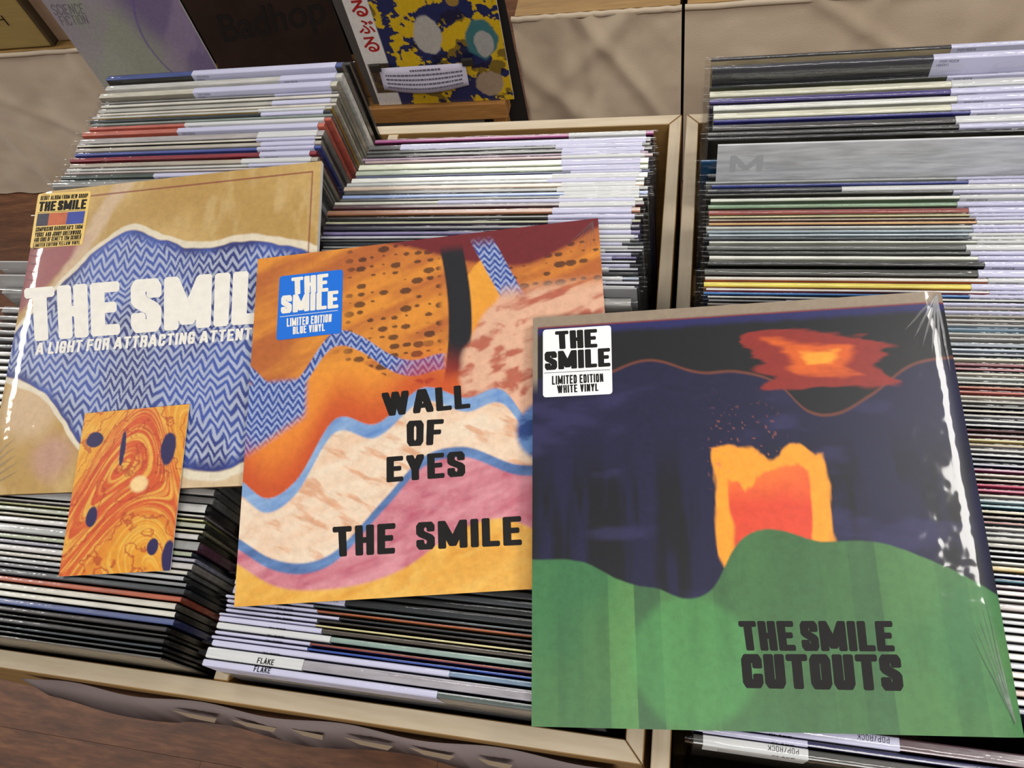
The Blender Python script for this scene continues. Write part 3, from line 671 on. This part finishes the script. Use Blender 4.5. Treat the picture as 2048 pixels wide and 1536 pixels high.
def abstract_night(u, v):
    n = fbm(u*6, v*6); n2 = fbm(u*30, v*5, 4); nn = fbm(u*60, v*60, 3)
    c = np.zeros(u.shape + (3,)) + L('17171a'); c = mixc(c, L('24245a'), sst(.055, .035, v - .012*n2)*1.0)
    nav = curve([0, .14, .3, .42, .5, .6, .66, .72, .8, .9, 1], [.17, .18, .14, .18, .18, .22, .29, .30, .26, .19, .17], u) + .01*(n-.5)
    navy = mixc(L('1b1a38'), L('121217'), sst(.42, .62, fbm(u*26, v*3, 4)*.7 + .3*n)*sst(.30, .5, v)); navy = mixc(navy, L('3c3866'), .4*sst(.55, .75, fbm(u*5, v*14)))
    m = sst(-.003, .003, v - nav); ln = sst(.006, .001, np.abs(v - nav))
    c = mixc(c, navy, m); c = mixc(c, L('8a4a30'), .55*ln*sst(.1, .2, u))
    gr = curve([0, .12, .2, .28, .42, .46, .66, .75, .9, 1], [.63, .64, .68, .70, .69, .62, .60, .60, .66, .72], u) + .012*(fbm(u*12, v*2)-.5)
    cols = vn(np.floor(u*17)*3.7, np.zeros_like(u)); green = mixc(L('36593a'), L('55854a'), cols); green = mixc(green, L('2c6a44'), .5*sst(.4, .7, fbm(u*3+9, v*3)))
    green = mixc(green, L('4f8f50'), .6*sst(.16, .13, np.hypot((u-.36), (v-.86))*1.0 + .02*n)); green = green * (.85 + .3*n2)[..., None]
    # loose warm brush patches
    d1 = np.maximum(np.abs(u-.70)*.62, np.abs(v-.16)*1.25) + .05*(fbm(u*5, v*22)-.5)*2
    c = mixc(c, L('8a2a22'), sst(.098, .088, d1)); c = mixc(c, L('cf5a1c'), sst(.060, .040, d1)); c = mixc(c, L('f09a2c'), sst(.034, .016, d1))
    d2 = np.maximum(np.abs(u-.565), np.abs(v-.53)*.86) + .05*(fbm(u*16+3, v*5)-.5)*2
    c = mixc(c, L('ee9a2c'), sst(.122, .112, d2)); d3 = np.maximum(np.abs(u-.548), np.abs(v-.545)*.9) + .05*(fbm(u*18, v*4)-.5)*2
    c = mixc(c, mixc(L('e8702e'), L('d8482e'), sst(.50, .60, v + .15*n)), sst(.096, .084, d3))
    c = mixc(c, green, sst(-.003, .003, v - gr))
    sp = sst(.86, .92, vn(u*150, v*150))*sst(.2, .5, v)*sst(.5, .4, v)*sst(.40, .46, u)*sst(.62, .55, u); c = mixc(c, L('d87a58'), .8*sp)
    ed = np.minimum(v - .028, u - .012 + .02*sst(.2, .18, v)*0); c = mixc(c, L('7a2a2c'), sst(.004, .001, np.abs(v-.030)))
    c = mixc(c, L('8f7f6c'), sst(.029, .027, v)); c = mixc(c, L('8f7f6c'), sst(.014, .012, u)*sst(.22, .16, v))
    return c
def abstract_card(u, v):
    x = u*2.2; y = v*3.6; a = 2*np.sin(y*1.7 + 2.6*np.sin(x*1.3)) + 1.4*np.cos(x*2.3 + y*.6); n = fbm(u*8, v*13)
    t = (a + 3*n) % 2; st = fbm(a*6 + u*3, v*5 + a*4, 4)
    c = mixc(L('c8542a'), L('d8902c'), sst(-.2, 2.2, a + n)); c = mixc(c, L('e0b04a'), .8*sst(.45, .7, st)); c = mixc(c, L('a83a22'), .7*sst(.2, .05, np.abs(t-.1)))
    c = mixc(c, L('e8c68c'), sst(.10, .06, np.hypot(u-.62, (v-.48)*1.6)))
    for (cu, cv, ru, rv) in ((.42, .25, .025, .11), (.14, .18, .08, .05), (.85, .28, .07, .10), (.22, .66, .05, .06), (.82, .86, .05, .05), (.97, .92, .06, .10)):
        c = mixc(c, L('2c2450'), sst(1.1, .9, np.hypot((u-cu)/ru, (v-cv)/rv) + .3*(n-.5)))
    return c
M_print = print_mat('printed_sleeve', .9, .09, .35); M_print_matt = print_mat('printed_card', .15, .4, 0)
M_print1 = print_mat('printed_sleeve_wrapped', 1.0, .06, .6)
M_crease = film_mat('wrap_crease', .6, .42)
M_e_white = flat_mat('white_card_edge', 'dcd8d2', .5, .06); M_e_pink = flat_mat('rose_spine', 'b08a96', .35, .2, 60, coat=.8)
M_e_brown = flat_mat('brown_edge', '6e5134', .5, .1); M_e_red = flat_mat('red_edge', '7c3844', .4, .1, coat=.6); M_e_green = flat_mat('green_edge', '2c5634', .4, .1)
r1 = empty('vinyl_record', W(S1.P(.5, .5, -.004)), 'ochre and blue record titled THE SMILE in big white letters, lying leftmost', 'record')
r2 = empty('vinyl_record', W(S2.P(.5, .5, -.003)), 'orange record titled WALL OF EYES with a blue sticker, lying in the middle', 'record')
r3 = empty('vinyl_record', W(S3.P(.5, .5, -.004)), 'black, navy and green record titled CUTOUTS with a white sticker, lying rightmost', 'record')
def keep(root, fn):
    """parts are built in world coordinates, then moved under their thing"""
    before = set(bpy.data.objects); fn()
    for o in set(bpy.data.objects) - before:
        if o.parent is None or o.parent == root:
            o.parent = root; o.matrix_parent_inverse = Matrix.Translation(root.location).inverted()
def creases(sheet, parent, pts, h, rnd):
    """sharp folds of shrink wrap: thin raised tents of film"""
    for (u0, v0, u1, v1, w) in pts:
        v, f = [], []; a = np.array([u0, v0]); b = np.array([u1, v1]); d = b - a; nrm = np.array([-d[1], d[0]]) / np.linalg.norm(d); n_ = 7
        for i in range(n_):
            t = i/(n_-1); k = math.sin(math.pi*min(1, .12 + t*.88))**.7; c = a + d*t + nrm*rnd.uniform(-.0008, .0008)
            for s_, hh in ((-1, 0), (0, 1), (1, 0)):
                q = c + nrm*w*s_*k; v.append(W(sheet.P(q[0], q[1], h + hh*.0011*k)))
        for i in range(n_-1):
            for s_ in (0, 1): f.append((i*3+s_, i*3+s_+1, (i+1)*3+s_+1, (i+1)*3+s_))
        mobj('shrink_wrap_fold', v, f, M_crease, parent)
big = dict(pw=.29, ph=.20, cw=.33, gap=.05, space=.17)
mid_ = dict(pw=.30, ph=.19, cw=.42, gap=.12, space=.4)
sml = dict(pw=.20, ph=.16, cw=.26, gap=.09, space=.28)
M_yell = flat_mat('yellow_sticker', 'd8b660', .45, .05); M_blue = flat_mat('blue_sticker', '1568cc', .4, .04); M_wst = flat_mat('white_sticker', 'e8e8e6', .4, .03)
def b1():
    cover('c1', S1, .005, abstract_ochre, M_print1, [M_e_white, M_e_white, M_e_brown, M_e_pink], r1, 330, curl=lambda u, v: -.0025*np.clip((.06-u)/.06, 0, 1)**2)
    h = .0001
    lettering('title_lettering', S1, 'THE SMILE', [(48,577),(598,534),(590,641),(54,684)], M_white, r1, h, **big)
    lettering('subtitle_lettering', S1, 'A LIGHT FOR ATTRACTING ATTENTION', [(74,686),(548,652),(546,676),(70,710)], M_white, r1, h, pw=.24, ph=.18, cw=.40, gap=.13, space=.3)
    q = [(77,388),(183,382),(165,490),(60,497)]
    patch('hype_sticker', S1, q, M_yell, r1, 0, .0003, .05)
    def sq(a0, v0, a1, v1_):
        P_ = [np.array(p, float) for p in q]
        f_ = lambda a, b: tuple((P_[0]*(1-a)+P_[1]*a)*(1-b) + (P_[3]*(1-a)+P_[2]*a)*b)
        return [f_(a0, v0), f_(a1, v0), f_(a1, v1_), f_(a0, v1_)]
    T = lambda s, a0, v0, a1, v1_, **k: lettering('sticker_text', S1, s, sq(a0, v0, a1, v1_), M_ink, r1, .00036, **k)
    T('DEBUT ALBUM FROM NEW GROUP', .06, .045, .95, .125, **sml); T('THE SMILE', .05, .15, .95, .33, **big)
    T('COMPRISING RADIOHEAD\'S THOM', .06, .62, .95, .70, **sml); T('YORKE AND JONNY GREENWOOD,', .06, .72, .95, .80, **sml)
    T('AND SONS OF KEMET\'S TOM SKINNER', .06, .81, .95, .89, **sml); T('LIMITED EDITION YELLOW VINYL', .06, .92, .95, .985, **sml)
    for k, (a0, a1, hx) in enumerate([(.05, .27, '2a2438'), (.27, .62, 'b5572a'), (.62, .95, '27388e')]):
        patch('sticker_picture', S1, sq(a0, .37, a1, .60), flat_mat('sticker_ink', hx, .5, .2, 60), r1, .0003, .00035)
    for vv in (.345, .902): patch('sticker_rule', S1, sq(.05, vv, .95, vv+.008), M_ink, r1, .0003, .00036)
    rn = random.Random(5)
    creases(S1, r1, [(.0, .985-.02*k, .11-.008*k, .93-.024*k, .0022) for k in range(5)] + [(.012, .01+.028*k, .045, .014+.028*k, .0016) for k in range(12)], .0001, rn)
keep(r1, b1)
def b2():
    cover('c2', S2, .0035, abstract_bands, M_print, [M_e_brown, M_e_white, M_e_brown, M_e_white], r2, 330)
    h = .0001
    for s, q in (('WALL', [(763,786),(939,769),(941,816),(768,833)]), ('OF', [(813,842),(888,838),(884,889),(814,893)]), ('EYES', [(773,914),(929,902),(931,952),(773,965)])):
        lettering('title_lettering', S2, s, q, M_ink, r2, h, **mid_)
    lettering('band_lettering', S2, 'THE', [(665,1054),(791,1046),(790,1107),(668,1114)], M_ink, r2, h, **mid_)
    lettering('band_lettering', S2, 'SMILE', [(832,1045),(1042,1032),(1044,1090),(833,1100)], M_ink, r2, h, **mid_)
    patch('hype_sticker', S2, [(559.5,553),(686,539),(683,666),(553,681)], M_blue, r2, 0, .0003, .05)
    k = .00036
    lettering('sticker_text', S2, 'THE', [(583,556),(657,547),(657,583),(584,590)], M_white, r2, k, **big)
    lettering('sticker_text', S2, 'SMILE', [(563,592),(677,581),(677,616),(562,628)], M_white, r2, k, **big)
    lettering('sticker_text', S2, 'LIMITED EDITION', [(574,637),(664,628),(663,644),(574,654)], M_white, r2, k, **sml)
    lettering('sticker_text', S2, 'BLUE VINYL', [(586,654),(650,647),(650,662),(586,669)], M_white, r2, k, **sml)
    patch('sticker_rule', S2, [(560,633.5),(676,620.5),(676,621.5),(560,634.5)], M_white, r2, .0003, .00036)
    creases(S2, r2, [(.985, .01, .90+.018*j, .08+.006*j, .0011) for j in range(6)], .0001, random.Random(2))
keep(r2, b2)
def b3():
    cover('c3', S3, .0045, abstract_night, M_print1, [M_e_brown, M_e_red, M_e_green, M_e_white], r3, 360, curl=lambda u, v: -.003*np.clip((u-.955)/.045, 0, 1)**2)
    h = .0001
    lettering('title_lettering', S3, 'THE SMILE', [(1476,1242),(1784,1242),(1790,1303),(1484,1301)], M_ink, r3, h, **big)
    lettering('title_lettering', S3, 'CUTOUTS', [(1481,1308),(1800,1309),(1808,1382),(1487,1376)], M_ink, r3, h, **big)
    patch('hype_sticker', S3, [(1086,660),(1222,651),(1225,788),(1086,795)], M_wst, r3, 0, .0003, .05)
    k = .00036
    lettering('sticker_text', S3, 'THE', [(1110,663),(1194,658),(1195,695),(1112,699)], M_ink, r3, k, **big)
    lettering('sticker_text', S3, 'SMILE', [(1089,704),(1220,696),(1221,733),(1090,741)], M_ink, r3, k, **big)
    lettering('sticker_text', S3, 'LIMITED EDITION', [(1104,752),(1206,747),(1207,764),(1104,770)], M_ink, r3, k, **sml)
    lettering('sticker_text', S3, 'WHITE VINYL', [(1114,771),(1197,767),(1197,782),(1115,787)], M_ink, r3, k, **sml)
    patch('sticker_rule', S3, [(1088,746),(1220,739),(1220,740),(1088,747)], M_ink, r3, .0003, .00036)
    rn = random.Random(8)
    creases(S3, r3, [(.985, .01, .90+.017*j, .10+.022*j, .0030) for j in range(6)] + [(.985, .975, .93+.01*j, .80-.02*j, .0018) for j in range(5)], .0001, rn)
keep(r3, b3)
# card on the first record, sloping over its lower edge
pl = [S1.P(*S1.uv(*p), .0045) for p in [(170,827),(379,808),(340,1143),(117,1153)]]
def on_plane(px, py, sheet, h):
    r = ray(px, py); o_ = sheet.o + sheet.n*h; return r * (o_.dot(sheet.n) / r.dot(sheet.n))
P4 = [on_plane(px, py, S1, .003) for px, py in [(170,827),(379,808),(340,1143),(117,1153)]]
SC_ = Sheet(P4[0], P4[1], P4[3])
rc = empty('postcard', W(SC_.P(.5, .5, -.0005)), 'small orange and ochre swirled card lying on the lower edge of the leftmost record', 'card')
keep(rc, lambda: cover('card', SC_, .0006, abstract_card, M_print_matt, [M_e_white]*4, rc, 150, aspect=1.6))

# ------------------------------------------------------------------ index dividers
M_grey_pl = flat_mat('grey_plastic', '8d8c8e', .35, .05, coat=.5); M_wpl = flat_mat('frosted_plastic', 'b9b8b6', .35, .05, coat=.6)
def divider_card(px, py, z, x0, x1, hgt, mat, label, letter=None, lp=None):
    p = on_z(px, py, z); root = empty('divider_card', (0, p[1], p[2]+CAMZ), label, 'divider')
    boxo('plastic_sheet', x0, x1, 0, .0012, -hgt, 0, mat, root)
    if letter:
        me, w = text_mesh('letter_' + letter.lower(), letter, .021, M_ink, pw=.2, ph=.17, cw=.46)
        t = bpy.data.objects.new('index_letter', me); COL.objects.link(t); t.parent = root; t.location = (lp, -.0002, -.031); t.rotation_euler = (math.pi/2, 0, 0)
divider_card(1250, 578, -.522, -.365, -.048, .32, M_grey_pl, 'grey plastic divider with a black letter B behind the green and navy record', 'B', -.088)
for k, (px, py) in enumerate([(10, 524), (10, 540), (10, 551)]):
    divider_card(px, py, -.520, -.722, -.41, .30, [M_wpl, M_film, M_wpl][k], '%s frosted plastic divider poking out left of the ochre and blue record' % ['uppermost', 'middle', 'lowest'][k])

# ------------------------------------------------------------------ cloth-fronted boxes behind
def cloth_mat():
    m, nt, b = newmat('beige_cotton_cloth'); n = noise(nt, 3, 4); n2 = noise(nt, 420, 2)
    r = ramp(nt, n.outputs['Fac'], [(.3, lin('c4b096')), (.7, lin('e0cdb2'))]); nt.links.new(r.outputs[0], b.inputs['Base Color'])
    b.inputs['Roughness'].default_value = .9; bump(nt, b, n2.outputs['Fac'], .4, .001); b.inputs['Sheen Weight'].default_value = .2
    return m
M_cloth = cloth_mat(); M_seam = flat_mat('cloth_hem', 'b6a58f', .9, .05)
ZT = -.935 + CAMZ
def cloth_box(x0, x1, label, seed, sides=True):
    root = empty('display_box', ((x0+x1)/2, 1.7, 0), label, 'display box')
    cx_ = (x0+x1)/2; w = x1-x0
    boxo('wood_box', -w/2+.004, w/2-.004, -.30, .35, 0, ZT-.004, M_ply, root)
    nx, nz = 80, 60; v = []; rq = random.Random(int(seed*10)); RG = []
    for _ in range(int(5 + w*8)):
        an = rq.uniform(-1.2, 1.2); px_, pz_ = rq.uniform(0, w), rq.uniform(.1, ZT)
        RG.append((math.cos(an), math.sin(an), px_*math.cos(an) + pz_*math.sin(an), rq.uniform(.008, .035), rq.uniform(-.004, .010)))
    for j in range(nz+1):
        for i in range(nx+1):
            a = i/nx; b = j/nz; x = -w/2 + a*w; z = ZT*(1-b)
            f1 = float(fbm(np.array(a*w*9+seed), np.array(b*3.2+seed*2), 3)) - .5
            d2 = float(fbm(np.array(a*w*22+seed+b*3), np.array(b*9), 3)) - .5
            rg = sum(h_*math.exp(-((a*w*ca + z*sa - c_)/w_)**2) for (ca, sa, c_, w_, h_) in RG)
            y = -.313 - .010*abs(f1) - .003*d2 - min(.03, rg)*math.sin(math.pi*a)**.25 - .006*b*math.sin(a*w*30+seed)**2
            v.append((x, y, max(.004, z)))
    f = [(j*(nx+1)+i, (j+1)*(nx+1)+i, (j+1)*(nx+1)+i+1, j*(nx+1)+i+1) for j in range(nz) for i in range(nx)]
    o = mobj('cloth_front', v, f, M_cloth, root, smooth=True)
    hv = []; 
    for i in range(25):
        x = -w/2 + w*i/24
        for k in range(6):
            t = k*math.pi/3; hv.append((x, -.314 + .006*math.cos(t), ZT - .002 + .006*math.sin(t) - .002*math.sin(i*1.3)**2))
    hf = [(i*6+k, i*6+(k+1) % 6, (i+1)*6+(k+1) % 6, (i+1)*6+k) for i in range(24) for k in range(6)]
    mobj('cloth_hem', hv, hf, M_seam, root, smooth=True)
cloth_box(-2.7, -1.405, 'box with a creased beige cloth front at the upper left', 3.3)
cloth_box(-.384, -.047, 'beige cloth-fronted box behind the gap between the crates', 8.1)
cloth_box(-.041, 1.3, 'wide beige cloth-fronted box behind the right row of records', 14.7)
# cardboard box and plywood panel on the left box
M_cbd = flat_mat('corrugated_cardboard', '9c8248', .8, .08, 10, vec=(1, 1, 12)); M_tape = flat_mat('cardboard_edge', '4c3a22', .8, .1)
M_dred = flat_mat('faint_dark_ink', '0b0706', .6, .1)
bx = empty('cardboard_box', (-1.75, 1.60, ZT), 'tan cardboard box standing on the cloth-fronted box at the upper left', 'box')
xr = on_y(106, 99, 1.40)[0]
boxo('carton', -.45, xr+1.75-.004, -.195, .15, 0, .30, M_cbd, bx, .003)
boxo('carton_edge', xr+1.75-.004, xr+1.75+.004, -.192, .15, 0, .30, M_tape, bx)
boxo('printed_line', xr+1.75-.115, xr+1.75-.07, -.1965, -.195, .075, .0765, M_ink, bx)
boxo('printed_line', xr+1.75-.072, xr+1.75-.070, -.1965, -.195, .06, .085, M_ink, bx)
pb = empty('plywood_board', ((xr-1.38)/2, 1.425, ZT), 'pinkish brown board standing on the cloth-fronted box right of the cardboard box', 'board')
boxo('board', (xr+1.38)/2+.008, -(xr+1.38)/2-.026, 0, .018, 0, .35, flat_mat('pinkish_brown_board', '9a7d63', .6, .08, 6, vec=(1, 1, 8)), pb)
# ------------------------------------------------------------------ display rack with three framed-up records
ZS = -1.085 + CAMZ; YR = 1.33
rk = empty('display_rack', (-.85, YR, 0), 'low pine rack holding three upright records behind the crates', 'rack')
boxo('rail', -.535, .435, -.012, .030, ZS-.042, ZS-.001, M_pine, rk, .002)
boxo('rail', -.535, .435, .030, .045, ZS-.001, ZS+.10, M_pine, rk, .002)
for x in (-.52, .395): boxo('leg', x, x+.03, .005, .035, 0, ZS-.042, M_pine, rk, .002)
boxo('lower_shelf', -.5, .36, -.02, .05, ZS-.105, ZS-.09, flat_mat('pale_grey_board', 'aaa295', .6, .05), rk, .001)
boxo('gap_shade_sheet', -.54, .462, .048, .052, 0, .85, flat_mat('gap_shade_black', '161412', .8, .1), rk)  # black sheet added behind the rack, standing in for the gap's shade
def upright(name, x0, x1, zt, paint, label, edge, deep=.004, N=130):
    S = Sheet((x0, YR-.0, zt-CAMZ), (x1, YR, zt-CAMZ), (x0-.008, YR-.002, ZS-CAMZ+.0005))
    S.n = np.array([0, -1., 0])
    root = empty(name, ((x0+x1)/2, YR, ZS), label, 'record')
    keep(root, lambda: cover('u', S, deep, paint, M_print, [edge]*4, root, N))
    return root, S
def p_violet(u, v):
    n = fbm(u*4, v*4); c = mixc(L('a3a898'), L('7c6f96'), sst(.42, .80, u + .10*np.sin(v*6+1) + .1*(n-.5))); c = mixc(c, L('a594ae'), .55*sst(.52, .7, fbm(u*3+4, v*4+u*3)))
    c = mixc(c, L('b8bcb0'), .5*sst(.45, .2, u)*sst(.3, .6, v)); c = mixc(c, L('b08a3c'), .75*sst(.76, .88, v)*sst(.55, .3, u)); c = mixc(c, L('6c5c9c'), .7*sst(.012, .004, np.abs(u-.58-.2*(v-.45)**2*6*(v < .9))))
    return c
def p_black(u, v):
    n = fbm(u*6, v*6); return mixc(np.zeros(u.shape+(3,)) + L('16110f'), L('241a16'), sst(.3, .8, n))
def p_splat(u, v):
    n = fbm(u*9+.3, v*9, 5) + .25*(fbm(u*40, v*40, 3)-.5); c = mixc(L('1f2a58'), L('d8b21e'), sst(.50, .515, n)); c = mixc(c, L('18182c'), .7*sst(.62, .66, fbm(u*7+8, v*11+3, 4)))
    for (cu, cv, ru, rv, hx) in ((.50, .48, .10, .13, 'b9b4ac'), (.86, .52, .12, .14, '3f7478'), (.87, .56, .07, .09, 'aaa8a4'), (.86, .86, .10, .10, 'a58f78'), (.42, .16, .12, .07, '98a8b0'), (.72, .25, .04, .04, '9c7c3c')):
        c = mixc(c, L(hx), sst(1.05, .9, np.hypot((u-cu)/ru, (v-cv)/rv) + .5*(n-.5)))
    c = mixc(c, L('e6e2dc'), sst(.172, .168, u)*(1-sst(.66, .665, v)*sst(.90, .895, v)*sst(.02, .03, u))); c = mixc(c, L('4a3c2e')*1.0, sst(.172, .168, u)*sst(.66, .665, v)*sst(.90, .895, v)*sst(.01, .02, u)*.9)
    return c
M_dedge = flat_mat('dark_edge', '2c2824', .5, .1)
v_root, SV = upright('poster_record', -1.362, -1.047, ZS+.345, p_violet, 'pale green and violet record reading SCIENCE FICTION standing upright at the upper left', M_e_white)
b_root, SB = upright('poster_record', -1.040, -.722, ZS+.33, p_black, 'near-black record standing upright between the violet and the yellow ones', M_dedge)
y_root, SY = upright('poster_record', -.697, -.388, ZS+.315, p_splat, 'yellow and navy splattered record with a white side band, standing on the rack', M_e_white, N=200)
M_vink = flat_mat('violet_ink', '6f6c74', .6, .1)
def tv():
    lettering('title_lettering', SV, 'SCIENCE', [(100,9),(164,7),(170,27),(110,30)], M_vink, v_root, .0004, pw=.10, ph=.08, cw=.5, gap=.18)
    lettering('title_lettering', SV, 'FICTION', [(116,32),(171,29),(178,47),(126,51)], M_vink, v_root, .0004, pw=.10, ph=.08, cw=.5, gap=.18)
keep(v_root, tv)
boxo('grey_backing', .159, .200, .005, .009, 0, .36, flat_mat('grey_backing', '55504c', .6, .05), b_root)
def kana(ch, cx, cz, s):
    try:
        cu = bpy.data.curves.new('kana', 'FONT'); cu.body = ch; cu.size = 1; cu.offset = 0.02
        t = bpy.data.objects.new('kana', cu); COL.objects.link(t); bpy.context.view_layer.update()
        me = bpy.data.meshes.new_from_object(t); bpy.data.objects.remove(t)
        if len(me.polygons) < 2: return
        co = np.zeros(len(me.vertices)*3); me.vertices.foreach_get('co', co); co = co.reshape(-1, 3)
        c0 = (co.min(0)+co.max(0))/2; k = s / (co.max(0)-co.min(0))[:2].max(); co = (co-c0)*k
        me.vertices.foreach_set('co', co.ravel()); me.materials.clear(); me.materials.append(M_inkr)
        o = bpy.data.objects.new('band_lettering', me); COL.objects.link(o); o.parent = y_root
        o.location = (cx - y_root.location.x, -.0012, cz - y_root.location.z); o.rotation_euler = (math.pi/2, 0, 0)
    except Exception as e: print('kana', e)
try:
    cu = bpy.data.curves.new('script', 'FONT'); cu.body = 'Badhop'; cu.size = .085; cu.shear = .35; cu.offset = .001
    t = bpy.data.objects.new('script', cu); COL.objects.link(t); bpy.context.view_layer.update()
    me = bpy.data.meshes.new_from_object(t); bpy.data.objects.remove(t); me.materials.clear(); me.materials.append(M_dred)
    o = bpy.data.objects.new('script_lettering', me); COL.objects.link(o); o.parent = b_root
    p = on_y(445, 85, YR); o.location = (p[0]-b_root.location.x, -.0012, p[2]+CAMZ-b_root.location.z); o.rotation_euler = (math.pi/2, -.12, 0)
except Exception as e: print('script', e)
for k, ch in enumerate('るぶる'):
    p = on_y(*[(718,16),(732,53),(742,88)][k], YR); kana(ch, p[0], p[2]+CAMZ, .036)
# hand-written note clipped on it
note = empty('paper_note', W(on_y(860, 150, YR-.02)), 'curved white note with small print clipped to the yellow and navy record', 'note')
A_, B_ = on_y(757, 137, YR-.012), on_y(930, 126, YR-.012); hN = .046
v = []; n_ = 16
for i in range(n_+1):
    t = i/n_; p = A_*(1-t)+B_*t
    for j in range(5):
        s_ = j/4; v.append(W((p[0], p[1]-.006*math.sin(math.pi*t)*s_-.010*s_, p[2]-hN*s_ - .010*math.sin(math.pi*t)*s_)) - note.location)
f = [(i*5+j, i*5+j+1, (i+1)*5+j+1, (i+1)*5+j) for i in range(n_) for j in range(4)]
o = mobj('paper_sheet', v, f, flat_mat('note_paper', 'bdb7c8', .7, .04), note, smooth=True); md = o.modifiers.new('s', 'SOLIDIFY'); md.thickness = .0003
v, f = [], []; rn = random.Random(4)
for ln in range(5):
    t = .06 + .2*rn.random()*(ln == 0) + (.25 if ln == 0 else 0)
    while t < (.7 if ln == 0 else .93):
        w = rn.uniform(.015, .045); s0 = .12 + ln*.17; b0 = len(v)
        for (tt, ss) in ((t, s0), (t+w, s0), (t+w, s0+.07), (t, s0+.07)):
            p = A_*(1-tt)+B_*tt; v.append(W((p[0], p[1]-.006*math.sin(math.pi*tt)*ss-.010*ss-.0009, p[2]-hN*ss - .010*math.sin(math.pi*tt)*ss)) - note.location)
        f.append((b0, b0+3, b0+2, b0+1)); t += w + .008
mobj('printed_lines', v, f, flat_mat('grey_ink', '5c5866', .6, .1), note)
for k, p in enumerate((A_, B_)):
    q = W(p) - note.location; s = -1 if k == 0 else 1
    boxo('binder_clip', q.x-.012+s*.006, q.x+.012+s*.006, q.y-.004, q.y+.004, q.z-.006, q.z+.010, M_dedge, note, .002)
